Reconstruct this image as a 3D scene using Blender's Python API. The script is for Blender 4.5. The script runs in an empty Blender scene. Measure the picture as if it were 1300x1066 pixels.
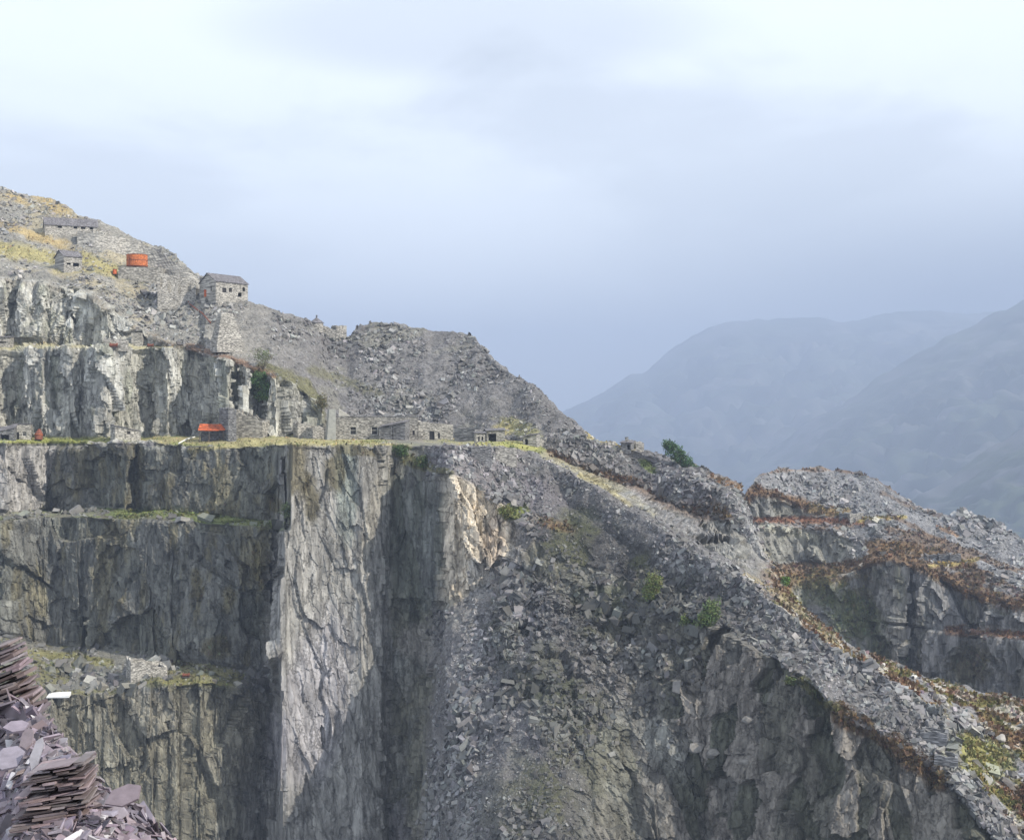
import bpy, bmesh, math, random, time
import numpy as np
from mathutils import Vector, Matrix
rng = np.random.default_rng(7); random.seed(7)
T0 = time.time()
sc = bpy.context.scene
col = bpy.data.collections.new('quarry'); sc.collection.children.link(col)
W, H, F, HZ = 1300, 1066, 1700.0, 520.0
PITCH = -math.atan((H/2-HZ)/F)          # camera looks very slightly down
def ray(px, py):
    u = (np.asarray(px, float)-W/2)/F; v = (H/2-np.asarray(py, float))/F
    y = math.cos(PITCH)-math.sin(PITCH)*v; z = math.sin(PITCH)+math.cos(PITCH)*v
    return u/y, z/y
def P(px, py, d):
    a, b = ray(px, py); return np.stack([a*d, np.ones_like(a)*d, b*d], -1)
def tz(py): return ray(0*np.asarray(py, float), py)[1]

# ------------------------------------------------------------------ noise
def _h(ix, iy, iz, k=0):
    h = (ix.astype(np.uint32)*np.uint32(374761393) + iy.astype(np.uint32)*np.uint32(668265263)
         + iz.astype(np.uint32)*np.uint32(2147483647) + np.uint32((k*974634777) & 0xffffffff))
    h = (h ^ (h >> np.uint32(13)))*np.uint32(1274126177); h ^= h >> np.uint32(16)
    h = h*np.uint32(2246822519); h ^= h >> np.uint32(13)
    return (h & np.uint32(0xffffff)).astype(np.float32)/np.float32(0xffffff)
def vnoise(p, s, k=0):
    q = np.asarray(p, np.float64)/s; i = np.floor(q).astype(np.int64); f = (q-i).astype(np.float32)
    f = f*f*(3-2*f); r = 0
    for a in (0, 1):
        for b in (0, 1):
            for c in (0, 1):
                w = (f[..., 0] if a else 1-f[..., 0])*(f[..., 1] if b else 1-f[..., 1])*(f[..., 2] if c else 1-f[..., 2])
                r = r+w*_h(i[..., 0]+a, i[..., 1]+b, i[..., 2]+c, k)
    return r*2-1
def fbm(p, s, o=4, k=0, g=.5):
    r = 0; a = 1
    for j in range(o): r = r+a*vnoise(p, s, k+j); a *= g; s = s*.5
    return r
def facets(p, s, k=0, tilt=.5):
    """piecewise-plane offsets over a jittered cell pattern; returns offset, id"""
    s = np.array(s, float); q = np.asarray(p, float)/s; i0 = np.floor(q).astype(np.int64)
    best = np.full(q.shape[:-1], 1e9, np.float32); off = np.zeros_like(best); idv = np.zeros_like(best)
    for a in (-1, 0, 1):
        for b in (-1, 0, 1):
            for c in (-1, 0, 1):
                x, y, z = i0[..., 0]+a, i0[..., 1]+b, i0[..., 2]+c
                dx = q[..., 0]-(x+_h(x, y, z, k)); dy = q[..., 1]-(y+_h(x, y, z, k+1)); dz = q[..., 2]-(z+_h(x, y, z, k+2))
                dd = np.maximum(np.maximum(abs(dx), abs(dy)), abs(dz))+.35*(abs(dx)+abs(dy)+abs(dz))
                m = dd < best
                h4 = _h(x, y, z, k+3); g1 = _h(x, y, z, k+4)*2-1; g2 = _h(x, y, z, k+5)*2-1; g3 = _h(x, y, z, k+6)*2-1
                o = (h4*2-1)+tilt*2*(g1*dx+g2*dy+.6*g3*dz)
                best = np.where(m, dd, best); off = np.where(m, o, off); idv = np.where(m, h4, idv)
    return off, idv
def I(pts, x): 
    a = np.array(pts, float); return np.interp(x, a[:, 0], a[:, 1])
def sst(a, b, x):
    t = np.clip((x-a)/(b-a), 0, 1); return t*t*(3-2*t)

# ------------------------------------------------------------------ materials
def nodes(name):
    m = bpy.data.materials.new(name); m.use_nodes = True; nt = m.node_tree
    b = nt.nodes['Principled BSDF']; return m, nt, b
def N(nt, t, **k):
    n = nt.nodes.new(t)
    for a, v in k.items():
        if a.startswith('i_'): n.inputs[a[2:].replace('_', ' ')].default_value = v
        else: setattr(n, a, v)
    return n
def terrain_mat(name, rough=.8, streak=True):
    m, nt, b = nodes(name); L = nt.links.new
    at = N(nt, 'ShaderNodeAttribute', attribute_name='Col'); ck = N(nt, 'ShaderNodeAttribute', attribute_name='Cliff')
    geo = N(nt, 'ShaderNodeNewGeometry')
    mp = N(nt, 'ShaderNodeMapping', vector_type='POINT'); mp.inputs['Scale'].default_value = (1, 1, .16); mp.inputs['Rotation'].default_value = (.08, .10, 0)
    L(geo.outputs['Position'], mp.inputs['Vector'])
    st = N(nt, 'ShaderNodeTexNoise', i_Scale=.9, i_Detail=8.0, i_Roughness=.68); L(mp.outputs[0], st.inputs['Vector'])
    fi = N(nt, 'ShaderNodeTexNoise', i_Scale=1.6, i_Detail=7.0, i_Roughness=.72); L(geo.outputs['Position'], fi.inputs['Vector'])
    mx = N(nt, 'ShaderNodeMix'); L(ck.outputs['Fac'], mx.inputs['Factor']); L(fi.outputs['Fac'], mx.inputs[2]); L(st.outputs['Fac'], mx.inputs[3])
    cr = N(nt, 'ShaderNodeMapRange'); cr.inputs['From Min'].default_value = .30; cr.inputs['From Max'].default_value = .70
    cr.inputs['To Min'].default_value = .45; cr.inputs['To Max'].default_value = 1.55; L(mx.outputs[0], cr.inputs['Value'])
    vm = N(nt, 'ShaderNodeVectorMath', operation='SCALE'); L(at.outputs['Color'], vm.inputs[0]); L(cr.outputs[0], vm.inputs['Scale'])
    if streak:   # joints and cleavage cracks in the slate
        mp2 = N(nt, 'ShaderNodeMapping'); mp2.inputs['Scale'].default_value = (.5, .5, .085); mp2.inputs['Rotation'].default_value = (.12, .28, .2); L(geo.outputs['Position'], mp2.inputs['Vector'])
        wv = N(nt, 'ShaderNodeVectorMath', operation='ADD'); sc2 = N(nt, 'ShaderNodeVectorMath', operation='SCALE'); L(fi.outputs['Color'], sc2.inputs[0]); sc2.inputs['Scale'].default_value = .9
        L(mp2.outputs[0], wv.inputs[0]); L(sc2.outputs[0], wv.inputs[1])
        vo = N(nt, 'ShaderNodeTexVoronoi', feature='DISTANCE_TO_EDGE'); vo.inputs['Scale'].default_value = 1; L(wv.outputs[0], vo.inputs['Vector'])
        vc = N(nt, 'ShaderNodeTexVoronoi', distance='CHEBYCHEV'); vc.inputs['Scale'].default_value = 1.7; L(wv.outputs[0], vc.inputs['Vector'])
        e = N(nt, 'ShaderNodeMapRange', interpolation_type='SMOOTHSTEP'); e.inputs['From Max'].default_value = .05; e.inputs['To Min'].default_value = .62; L(vo.outputs['Distance'], e.inputs['Value'])
        sc3 = N(nt, 'ShaderNodeSeparateColor'); L(vc.outputs['Color'], sc3.inputs[0])
        t2 = N(nt, 'ShaderNodeMapRange'); t2.inputs['To Min'].default_value = .82; t2.inputs['To Max'].default_value = 1.2; L(sc3.outputs[0], t2.inputs['Value'])
        pr = N(nt, 'ShaderNodeMath', operation='MULTIPLY'); L(e.outputs[0], pr.inputs[0]); L(t2.outputs[0], pr.inputs[1])
        mc = N(nt, 'ShaderNodeMix'); mc.inputs[2].default_value = 1; L(ck.outputs['Fac'], mc.inputs['Factor']); L(pr.outputs[0], mc.inputs[3])
        v2 = N(nt, 'ShaderNodeVectorMath', operation='SCALE'); L(vm.outputs[0], v2.inputs[0]); L(mc.outputs[0], v2.inputs['Scale']); L(v2.outputs[0], b.inputs['Base Color'])
        hh = N(nt, 'ShaderNodeMath', operation='ADD'); L(mx.outputs[0], hh.inputs[0]); h3 = N(nt, 'ShaderNodeMath', operation='MULTIPLY'); h3.inputs[1].default_value = .5; L(mc.outputs[0], h3.inputs[0]); L(h3.outputs[0], hh.inputs[1]); hsrc = hh.outputs[0]
    else: L(vm.outputs[0], b.inputs['Base Color']); hsrc = mx.outputs[0]
    bp = N(nt, 'ShaderNodeBump', i_Strength=.9, i_Distance=.55); L(hsrc, bp.inputs['Height']); L(bp.outputs[0], b.inputs['Normal'])
    b.inputs['Roughness'].default_value = rough; b.inputs['Specular IOR Level'].default_value = .35
    return m
def plain_mat(name, c, rough=.8, var=.35, scale=3.0, bump=.3, attr=False, bdist=.1):
    m, nt, b = nodes(name); L = nt.links.new
    geo = N(nt, 'ShaderNodeNewGeometry')
    fi = N(nt, 'ShaderNodeTexNoise', i_Scale=scale, i_Detail=6.0, i_Roughness=.65); L(geo.outputs['Position'], fi.inputs['Vector'])
    cr = N(nt, 'ShaderNodeMapRange'); cr.inputs['From Min'].default_value = .3; cr.inputs['From Max'].default_value = .7
    cr.inputs['To Min'].default_value = 1-var; cr.inputs['To Max'].default_value = 1+var; L(fi.outputs['Fac'], cr.inputs['Value'])
    vm = N(nt, 'ShaderNodeVectorMath', operation='SCALE'); L(cr.outputs[0], vm.inputs['Scale'])
    if attr:
        at = N(nt, 'ShaderNodeAttribute', attribute_name='Col'); L(at.outputs['Color'], vm.inputs[0])
    else: vm.inputs[0].default_value = c
    L(vm.outputs[0], b.inputs['Base Color']); b.inputs['Roughness'].default_value = rough
    b.inputs['Specular IOR Level'].default_value = .35
    if bump:
        bp = N(nt, 'ShaderNodeBump', i_Strength=bump, i_Distance=bdist); L(fi.outputs['Fac'], bp.inputs['Height']); L(bp.outputs[0], b.inputs['Normal'])
    return m
def stone_mat(name, c, cw=.55, ch=.17, contrast=.5):
    """coursed slate rubble masonry: irregular thin courses"""
    m, nt, b = nodes(name); L = nt.links.new
    geo = N(nt, 'ShaderNodeNewGeometry'); sp = N(nt, 'ShaderNodeSeparateXYZ'); L(geo.outputs['Position'], sp.inputs[0])
    ad = N(nt, 'ShaderNodeMath', operation='ADD'); L(sp.outputs['X'], ad.inputs[0]); L(sp.outputs['Y'], ad.inputs[1])
    cb = N(nt, 'ShaderNodeCombineXYZ'); L(ad.outputs[0], cb.inputs['X']); L(sp.outputs['Z'], cb.inputs['Y'])
    mp = N(nt, 'ShaderNodeMapping'); mp.inputs['Scale'].default_value = (1/cw, 1/ch, 1); L(cb.outputs[0], mp.inputs['Vector'])
    vo = N(nt, 'ShaderNodeTexVoronoi', distance='CHEBYCHEV'); vo.inputs['Scale'].default_value = 1; L(mp.outputs[0], vo.inputs['Vector'])
    sx = N(nt, 'ShaderNodeSeparateColor'); L(vo.outputs['Color'], sx.inputs[0])
    cr = N(nt, 'ShaderNodeMapRange'); cr.inputs['To Min'].default_value = 1-contrast; cr.inputs['To Max'].default_value = 1+contrast; L(sx.outputs[0], cr.inputs['Value'])
    ed = N(nt, 'ShaderNodeMapRange'); ed.inputs['From Min'].default_value = .25; ed.inputs['From Max'].default_value = .6
    ed.inputs['To Min'].default_value = 1; ed.inputs['To Max'].default_value = .45; L(vo.outputs['Distance'], ed.inputs['Value'])
    nz = N(nt, 'ShaderNodeTexNoise', i_Scale=.5, i_Detail=5.0); L(geo.outputs['Position'], nz.inputs['Vector'])
    nr = N(nt, 'ShaderNodeMapRange'); nr.inputs['To Min'].default_value = .6; nr.inputs['To Max'].default_value = 1.4; L(nz.outputs['Fac'], nr.inputs['Value'])
    m1 = N(nt, 'ShaderNodeMath', operation='MULTIPLY'); L(cr.outputs[0], m1.inputs[0]); L(ed.outputs[0], m1.inputs[1])
    m2 = N(nt, 'ShaderNodeMath', operation='MULTIPLY'); L(m1.outputs[0], m2.inputs[0]); L(nr.outputs[0], m2.inputs[1])
    vm = N(nt, 'ShaderNodeVectorMath', operation='SCALE'); vm.inputs[0].default_value = c; L(m2.outputs[0], vm.inputs['Scale'])
    L(vm.outputs[0], b.inputs['Base Color']); b.inputs['Roughness'].default_value = .8; b.inputs['Specular IOR Level'].default_value = .35
    bp = N(nt, 'ShaderNodeBump', i_Strength=.8, i_Distance=.06); L(m1.outputs[0], bp.inputs['Height']); L(bp.outputs[0], b.inputs['Normal'])
    return m
M = {}
M['rock'] = terrain_mat('quarry_rock')
M['far'] = terrain_mat('mountain_rock', streak=False)
M['slab'] = plain_mat('slate_fragments', (0, 0, 0), .62, .25, 1.3, 0, attr=True)
M['stone'] = stone_mat('slate_masonry', (.37, .355, .325))
M['stone_pale'] = stone_mat('pale_slate_masonry', (.43, .41, .37))
M['stone_dark'] = stone_mat('dark_slate_masonry', (.20, .20, .205))
M['drystone'] = stone_mat('drystone_walling', (.36, .34, .30), .7, .3, .35)
M['roof'] = stone_mat('slate_roofing', (.19, .18, .19), .35, .25, .3)
M['rust'] = plain_mat('orange_rust', (.42, .125, .04), .85, .75, 2.5, .2)
M['redrust'] = plain_mat('red_rust', (.19, .065, .04), .75, .4, 3, .2)
M['orange'] = plain_mat('orange_sheet', (.42, .10, .035), .8, .75, 1.3, .2)
M['timber'] = plain_mat('weathered_timber', (.10, .085, .075), .8, .3, 4, .2)
M['dark'] = plain_mat('dark_interior_board', (.03, .03, .033), .9, .3, 2, 0)
M['pale'] = plain_mat('pale_frame_paint', (.55, .55, .52), .7, .15, 3, 0)
M['leaf'] = plain_mat('leaves', (.1, .1, .1), .6, .25, 1, 0, attr=True)
M['bark'] = plain_mat('bark', (.07, .055, .04), .9, .3, 6, .3)
M['white'] = plain_mat('white_painted_board', (.75, .75, .73), .6, .1, 3, 0)

# ------------------------------------------------------------------ object helpers
def tag(o, label=None, cat=None, group=None, kind=None):
    if label: o['label'] = label
    if cat: o['category'] = cat
    if group: o['group'] = group
    o['kind'] = kind or 'thing'
    return o
def mesh_np(name, V, Fq, mat, colr=None, cliff=None, tri=False, parent=None, smooth=False, scatter_col=None):
    me = bpy.data.meshes.new(name); V = np.asarray(V, np.float32).reshape(-1, 3); Fq = np.asarray(Fq, np.int32)
    k = Fq.shape[1]; me.vertices.add(len(V)); me.vertices.foreach_set('co', V.ravel())
    me.loops.add(Fq.size); me.loops.foreach_set('vertex_index', Fq.ravel())
    me.polygons.add(len(Fq)); me.polygons.foreach_set('loop_start', np.arange(0, Fq.size, k, dtype=np.int32))
    me.polygons.foreach_set('use_smooth', np.full(len(Fq), smooth))
    me.update(calc_edges=True); me.validate()
    if colr is not None:
        a = me.attributes.new('Col', 'FLOAT_COLOR', 'POINT'); c = np.ones((len(V), 4), np.float32); c[:, :3] = colr; a.data.foreach_set('color', c.ravel())
    if cliff is not None:
        a = me.attributes.new('Cliff', 'FLOAT', 'POINT'); a.data.foreach_set('value', np.asarray(cliff, np.float32).ravel())
    me.materials.append(mat); o = bpy.data.objects.new(name, me); col.objects.link(o)
    if parent: o.parent = parent
    return o
def sheet_faces(nr, nc):
    a = np.arange(nr*nc).reshape(nr, nc)
    return np.stack([a[:-1, :-1], a[1:, :-1], a[1:, 1:], a[:-1, 1:]], -1)
def submesh(name, V, Fq, C, K, mask, mat, label=None, kind='structure'):
    f = Fq[mask].reshape(-1, 4); used, inv = np.unique(f, return_inverse=True)
    o = mesh_np(name, V.reshape(-1, 3)[used], inv.reshape(-1, 4), mat, C.reshape(-1, 3)[used], K.reshape(-1)[used])
    return tag(o, kind=kind)

# ------------------------------------------------------------------ loft engine
def loft(px, lines, rowstep, maxrows):
    """lines: list of (py array, d array) from top to bottom. returns base points grid, py grid, band index per row"""
    rows = []; bands = []
    for i in range(len(lines)-1):
        (y0, d0), (y1, d1) = lines[i], lines[i+1]
        vis = (px > -5) & (px < 1305)
        ln = np.max(np.clip(y1-y0, 0, None)[vis]); n = int(min(maxrows[i] if isinstance(maxrows, list) else maxrows, max(2, math.ceil(ln/rowstep))))
        p0 = P(px, y0, d0); p1 = P(px, y1, d1)
        for j in range(n):
            t = j/n; rows.append(p0*(1-t)+p1*t); bands.append((i, t))
    rows.append(P(px, *lines[-1])); bands.append((len(lines)-1, 0))
    return np.array(rows), bands
def project(V):
    y = V[..., 1]; u = V[..., 0]/y; t = V[..., 2]/y
    v = (t*math.cos(PITCH)-math.sin(PITCH))/(math.cos(PITCH)+t*math.sin(PITCH))
    yy = math.cos(PITCH)-math.sin(PITCH)*v
    return W/2+F*u*yy, H/2-F*v
def blur(a, k, axis):
    if k < 1: return a
    pad = [(0, 0)]*a.ndim; pad[axis] = (k+1, k); c = np.cumsum(np.pad(a, pad, mode='edge'), axis=axis)
    sl1 = [slice(None)]*a.ndim; sl2 = [slice(None)]*a.ndim
    sl1[axis] = slice(2*k+1, None); sl2[axis] = slice(None, -(2*k+1))
    return (c[tuple(sl1)]-c[tuple(sl2)])/(2*k+1)
def normals(V):
    du = np.gradient(V, axis=1); dv = np.gradient(V, axis=0); n = np.cross(dv, du)
    n = blur(blur(n, 6, 0), 6, 1)
    ln = np.linalg.norm(n, axis=-1, keepdims=True); n = n/np.maximum(ln, 1e-9)
    s = np.where(n[..., 1:2] > .3, -1, 1); return n*s
# ------------------------------------------------------------------ light settings
HAZE_C = (.45, .54, .72, 1); HAZE_D = .00025
SUN_E, SUN_A, SUN_S = 36, 62, 5.0
SKY_HI = (8.8, 9.4, 10.1, 1); SKY_LO = (1.5, 1.85, 2.6, 1); SKY_BANK, SKY_TOP = .95, .30
EXPO = 0.27
# ------------------------------------------------------------------ main quarry hillside
px = np.concatenate([np.arange(-240, 0, 6), np.arange(0, 330, 1.25), np.arange(330, 372, .6), np.arange(372, 1300, 1.25), np.arange(1300, 1500, 6)]).astype(float)
n_ = len(px)
def wob(a, s, k): # irregular edges in pixels
    q = np.stack([px, px*0, px*0], -1); return a*fbm(q, s, 3, k)
y1 = I([(-240, 200), (-150, 222), (0, 237), (30, 245), (60, 250), (82, 257), (100, 272), (150, 291), (175, 305), (205, 313), (232, 337), (262, 352), (312, 378), (345, 388), (375, 402), (395, 411), (412, 420), (430, 430), (440, 431), (455, 414), (470, 408), (520, 414), (560, 419), (603, 427), (618, 444), (640, 463), (670, 490), (700, 515), (730, 540), (757, 560), (785, 566), (820, 571), (850, 580), (880, 592), (915, 606), (938, 616), (946, 640), (960, 680), (975, 703), (1005, 752), (1040, 786), (1072, 815), (1134, 838), (1177, 857), (1238, 881), (1300, 891), (1500, 935)], px)
y2 = I([(-240, 350), (0, 356), (60, 362), (100, 372), (140, 392), (170, 413), (200, 431), (225, 437), (260, 448), (300, 460), (345, 478), (385, 494), (408, 514), (418, 544), (530, 549), (600, 552), (680, 556), (757, 563), (785, 573), (820, 581), (880, 610), (915, 622), (938, 640), (960, 692), (975, 712), (1005, 757), (1072, 819), (1134, 843), (1177, 862), (1238, 886), (1300, 896), (1500, 940)], px)
y2 = np.where(px > 222, blur(y2, 14, 0), y2)
y3 = np.where(px < 222, np.minimum(I([(-240, 436), (0, 437.5), (225, 440)], px), 999), y2+.5)
y3 = np.maximum(y3, y2+.5)
y4 = np.where(px < 222, I([(-240, 441), (0, 442), (130, 440), (200, 441), (225, 442)], px), y3+.5); y4 = np.maximum(y4, y3+.5)
y5 = I([(-240, 553), (0, 554), (135, 555), (250, 553), (360, 554.5), (415, 556), (530, 556), (640, 557), (680, 562), (700, 575), (730, 589), (760, 601), (820, 625), (860, 641), (900, 656), (930, 668), (950, 690), (965, 708), (1005, 758), (1072, 820), (1134, 844), (1177, 863), (1238, 887), (1300, 897), (1500, 941)], px)
y5 = np.maximum(y5, y4+.5)
y6 = I([(-240, 561), (0, 562), (100, 562), (160, 563), (200, 561), (240, 564), (290, 567), (310, 563), (360, 563), (420, 564), (500, 563), (560, 566), (600, 567), (660, 571), (690, 582), (730, 603), (760, 619), (830, 662), (900, 707), (946, 731), (975, 745), (1005, 760), (1072, 822), (1134, 846), (1177, 865), (1238, 889), (1300, 899), (1500, 943)], px)
y6 = np.maximum(y6, y5+.5)
y7 = I([(-240, 652), (0, 651), (60, 649), (100, 645), (200, 648), (260, 653), (340, 661), (362, 668), (390, 640), (500, 640), (530, 615), (560, 590), (600, 578), (660, 578), (690, 586), (730, 609), (760, 627), (830, 668), (900, 713), (946, 738), (1001, 778), (1069, 826), (1134, 868), (1168, 892), (1201, 921), (1225, 965), (1300, 1075), (1500, 1250)], px)
y7 = np.maximum(y7, y6+.5)
y8 = I([(-240, 664), (0, 661), (60, 656), (200, 659), (260, 664), (345, 670), (364, 676), (390, 655), (500, 652), (545, 612), (562, 600), (580, 604), (610, 622), (640, 645), (660, 668), (700, 705), (760, 720), (830, 745), (850, 780), (930, 800), (971, 829), (1017, 860), (1066, 909), (1155, 958), (1183, 980), (1300, 1100), (1500, 1280)], px)
y8 = np.maximum(y8, y7+.5)
y9 = I([(-240, 805), (0, 805), (60, 818), (150, 826), (230, 838), (300, 846), (330, 850), (390, 800), (500, 790), (540, 780), (562, 772), (580, 765), (610, 742), (640, 705), (660, 712), (700, 745), (760, 790), (830, 850), (900, 880), (971, 900), (1066, 960), (1183, 1020), (1300, 1130), (1500, 1300)], px)
y9 = np.maximum(y9, y8+.5)
y10 = I([(-240, 900), (0, 890), (60, 880), (100, 880), (160, 876), (210, 870), (290, 872), (330, 876), (390, 900), (500, 880), (560, 900), (700, 900), (830, 940), (971, 960), (1100, 1020), (1300, 1180), (1500, 1350)], px)
y10 = y10+I([(-240, 1), (330, 1), (350, 0)], px)*wob(9, 40, 15)+I([(0, 0), (120, 3), (170, -3), (330, 0)], px); y10 = np.maximum(y10, y9+.5)
y11 = np.maximum(px*0+1200, y10+40)

d6 = I([(-240, 296), (-100, 290), (0, 291), (8, 290), (62, 305), (100, 299), (150, 291), (160, 289), (172, 295), (200, 289), (260, 284), (330, 277), (358, 272), (364, 271), (369, 253), (400, 256), (430, 258), (445, 258.5), (460, 258), (484, 261), (494, 268), (540, 267), (560, 264), (565, 255), (600, 257.5), (640, 264), (660, 266), (690, 270), (730, 272), (830, 262), (900, 252), (946, 246), (1001, 241), (1072, 236), (1134, 233), (1300, 224), (1500, 216)], px)
zig = I([(-240, 318), (-180, 300), (-120, 312), (-60, 300), (0, 306), (14, 311), (45, 308), (78, 299), (98, 306), (110, 306), (129, 299), (133, 299), (190, 313), (208, 307), (214, 307), (240, 314), (262, 310), (284, 301), (288, 300), (301, 308), (312, 302), (327, 309), (345, 299), (385, 313), (402, 306), (416, 310), (530, 312), (640, 303), (690, 292), (757, 290), (830, 284), (900, 272), (946, 262), (1001, 249), (1072, 241), (1134, 238), (1300, 231), (1500, 224)], px)
d5 = np.maximum(zig, d6+2.0*(px < 700)+.5)
def slope(yA, dA, yB, s):   # depth on line B from line A along a slope s (rise per metre of distance)
    tA, tB = tz(yA), tz(yB); return dA*(s-tA)/(s-tB)
d4 = slope(y5, d5, y4, I([(0, 9), (400, 9), (440, 3), (757, 2), (800, 1.2), (1500, .8)], px))
d4 = np.where(px > 416, np.maximum(d4, d5+1), d4)
d3 = d4+I([(-240, 24), (130, 22), (222, 1), (1500, 1)], px)
d2 = slope(y3, d3, y2, I([(-240, 5), (130, 4), (222, 1.5), (1500, 1)], px))
d2 = np.where(px > 235, blur(blur(d2, 26, 0), 26, 0), d2)
# big face-aligned changes of plan on the topmost cliff
d2s = d2+3; d2 = d2+I([(-240, 0), (0, 0), (25, 4), (32, -2), (60, 3), (95, 7), (112, -2), (150, 3), (180, 0)], px)*(px < 200)
y1b = y1+(y2-y1)*I([(-240, .72), (100, .72), (200, .62), (312, .0), (470, .5), (1500, .5)], px)
sA = I([(-240, .42), (60, .42), (200, .46), (300, .60), (420, .60), (460, .72), (700, .75), (757, .5), (900, .35), (946, .5), (1500, .3)], px)
d2s = blur(d2s, 30, 0); d1 = slope(y2, d2s, y1, sA)
d1 = np.clip(d1, d2+2, 620)
d1 = blur(d1, 8, 0)
d7 = np.where(px < 700, slope(y6, d6, y7, I([(-240, 12), (490, 14), (505, 14), (545, 3), (575, .9), (700, .8)], px)), 0)
crest = I([(660, 262), (690, 263), (760, 252), (830, 241), (900, 230), (946, 224), (1001, 217), (1069, 209), (1134, 203), (1168, 201), (1201, 196), (1225, 189), (1300, 176), (1500, 160)], px)
wc = sst(650, 700, px); d7 = np.where(px < 650, d7, d7*(1-wc)*(px < 700)+crest*np.where(px < 700, wc, 1))
d8 = slope(y7, d7, y8, I([(-240, .9), (350, .9), (375, 12), (540, 12), (565, 1.2), (640, .8), (700, .75), (900, .8), (1000, .55), (1500, .5)], px))
d8 = np.where(px < 365, d7-I([(-240, 9), (345, 9), (365, 1)], px), d8)
def dw(sh): return I(np.stack([px, d6], -1), px+sh*np.exp(-((px-365)/60)**2))
lo6 = np.where(px < 350, blur(I([(-240, 296), (0, 292), (60, 301), (120, 295), (200, 287), (362, 272)], px), 10, 0), d6)
def zz(k, a, w): return .35*a*facets(np.stack([px, px*0, px*0], -1), (w, 9, 9), k, .9)[0]*(px < 350)
d7 = np.where(px < 362, slope(y6, .35*lo6+.65*np.where(px < 362, dw(6), d6), y7, 13)+zz(900, 1.5, 34), d7)
d8 = np.where(px < 365, lo6-5+zz(910, 1.6, 26)-9*(1-sst(340, 365, px)), d8)
d8 = np.where((px > 340) & (px < 428), slope(y6, dw(10), y8, 13), d8)
d9 = slope(y8, d8, y9, I([(-240, 12), (500, 16), (620, 9), (650, 4), (700, 1.2), (760, 1.4), (900, 2.2), (1000, 2.5), (1500, 2)], px))
d10 = slope(y9, d9, y10, I([(-240, 8), (380, 10), (510, 8), (545, 1.0), (580, .8), (760, .9), (830, 1.3), (900, 2.5), (1000, 3.0), (1500, 2)], px))
d9 = np.where(px < 300, lo6-17+zz(920, 2.2, 30), d9); d9 = np.where((px >= 300) & (px < 428), slope(y6, dw(26), y9, 13)-6*(1-sst(300, 340, px)), d9); d9 = np.where((px > 270) & (px < 330), np.interp(px, [270, 330], [np.interp(270, px, d9), np.interp(330, px, d9)]), d9)
d10 = np.where(px < 345, .25*d9+.75*(281+I([(-240,0),(60,0),(150,4),(240,1),(345,3)],px))+zz(930, 1.2, 22)-I([(-240, 30), (0, 32), (200, 27), (300, 18), (345, 5)], px), d10)
d11 = slope(y10, d10, y11, I([(-240, 7), (380, 8), (500, 6), (545, 1.1), (620, .85), (760, .9), (830, 1.6), (900, 3), (1100, 2.2), (1500, 1.5)], px))
wy = lambda y, a, k: y+wob(a, 22, k)
y7b = np.where(px > 690, np.minimum(y7+I([(690, .5), (720, 40), (900, 46), (1000, 18), (1150, 8), (1500, 5)], px), y7*.4+y8*.6), y7+.25)
d7b = np.where(px > 690, slope(y7, d7, y7b, 2.0), d7)
d8 = np.where(px > 700, slope(y7b, d7b, y8, I([(700, .7), (900, .75), (1000, .5), (1500, .5)], px)), d8)
for _f in (9,): d9 = np.where(px > 700, slope(y8, d8, y9, I([(700, 1.2), (760, 1.4), (900, 2.2), (1000, 2.5), (1500, 2)], px)), d9); d10 = np.where(px > 700, slope(y9, d9, y10, I([(700, .9), (760, .9), (830, 1.3), (900, 2.5), (1000, 3.0), (1500, 2)], px)), d10); d11 = np.where(px > 700, slope(y10, d10, y11, I([(700, .85), (760, .9), (830, 1.6), (900, 3), (1100, 2.2), (1500, 1.5)], px)), d11)

def smx(a, c, w, k): m_ = np.exp(-((px-c)/w)**2); return a*(1-m_)+blur(a, k, 0)*m_
for _ in range(2): d8, d9, d10, d11, d7b = [smx(q, 700, 45, 14) for q in (d8, d9, d10, d11, d7b)]
y1c = y2-I([(-240, 4), (200, 4), (260, .3), (1500, .3)], px); d1c = np.where(px < 260, slope(y2, d2s+2, y1c, .5), d2+.2)
rawlines = [(y1+110, d1+170), (y1+26, d1+45), (y1+3, d1+14), (wy(y1, 1.2, 5), d1), (y1c, d1c), (y2, d2), (y3, d3), (y4, d4), (y5, d5), (wy(y6, 1.0, 9), d6), (wy(y7, 2, 12), d7), (y7b, d7b), (y8, d8), (y9, d9), (y10, d10), (y11, d11)]
B, bands = loft(px, rawlines, 1.35, [4, 6, 6, 400, 8, 400, 14, 400, 14, 400, 400, 400, 400, 400, 400, 190])
_mp = [0, 1, 2, 3, 3, 4, 5, 6, 7, 8, 9, 9, 10, 11, 12, 13]; bi = np.array([_mp[b[0]] for b in bands], float); bt = np.array([b[1] for b in bands])
nr = len(B)
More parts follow.
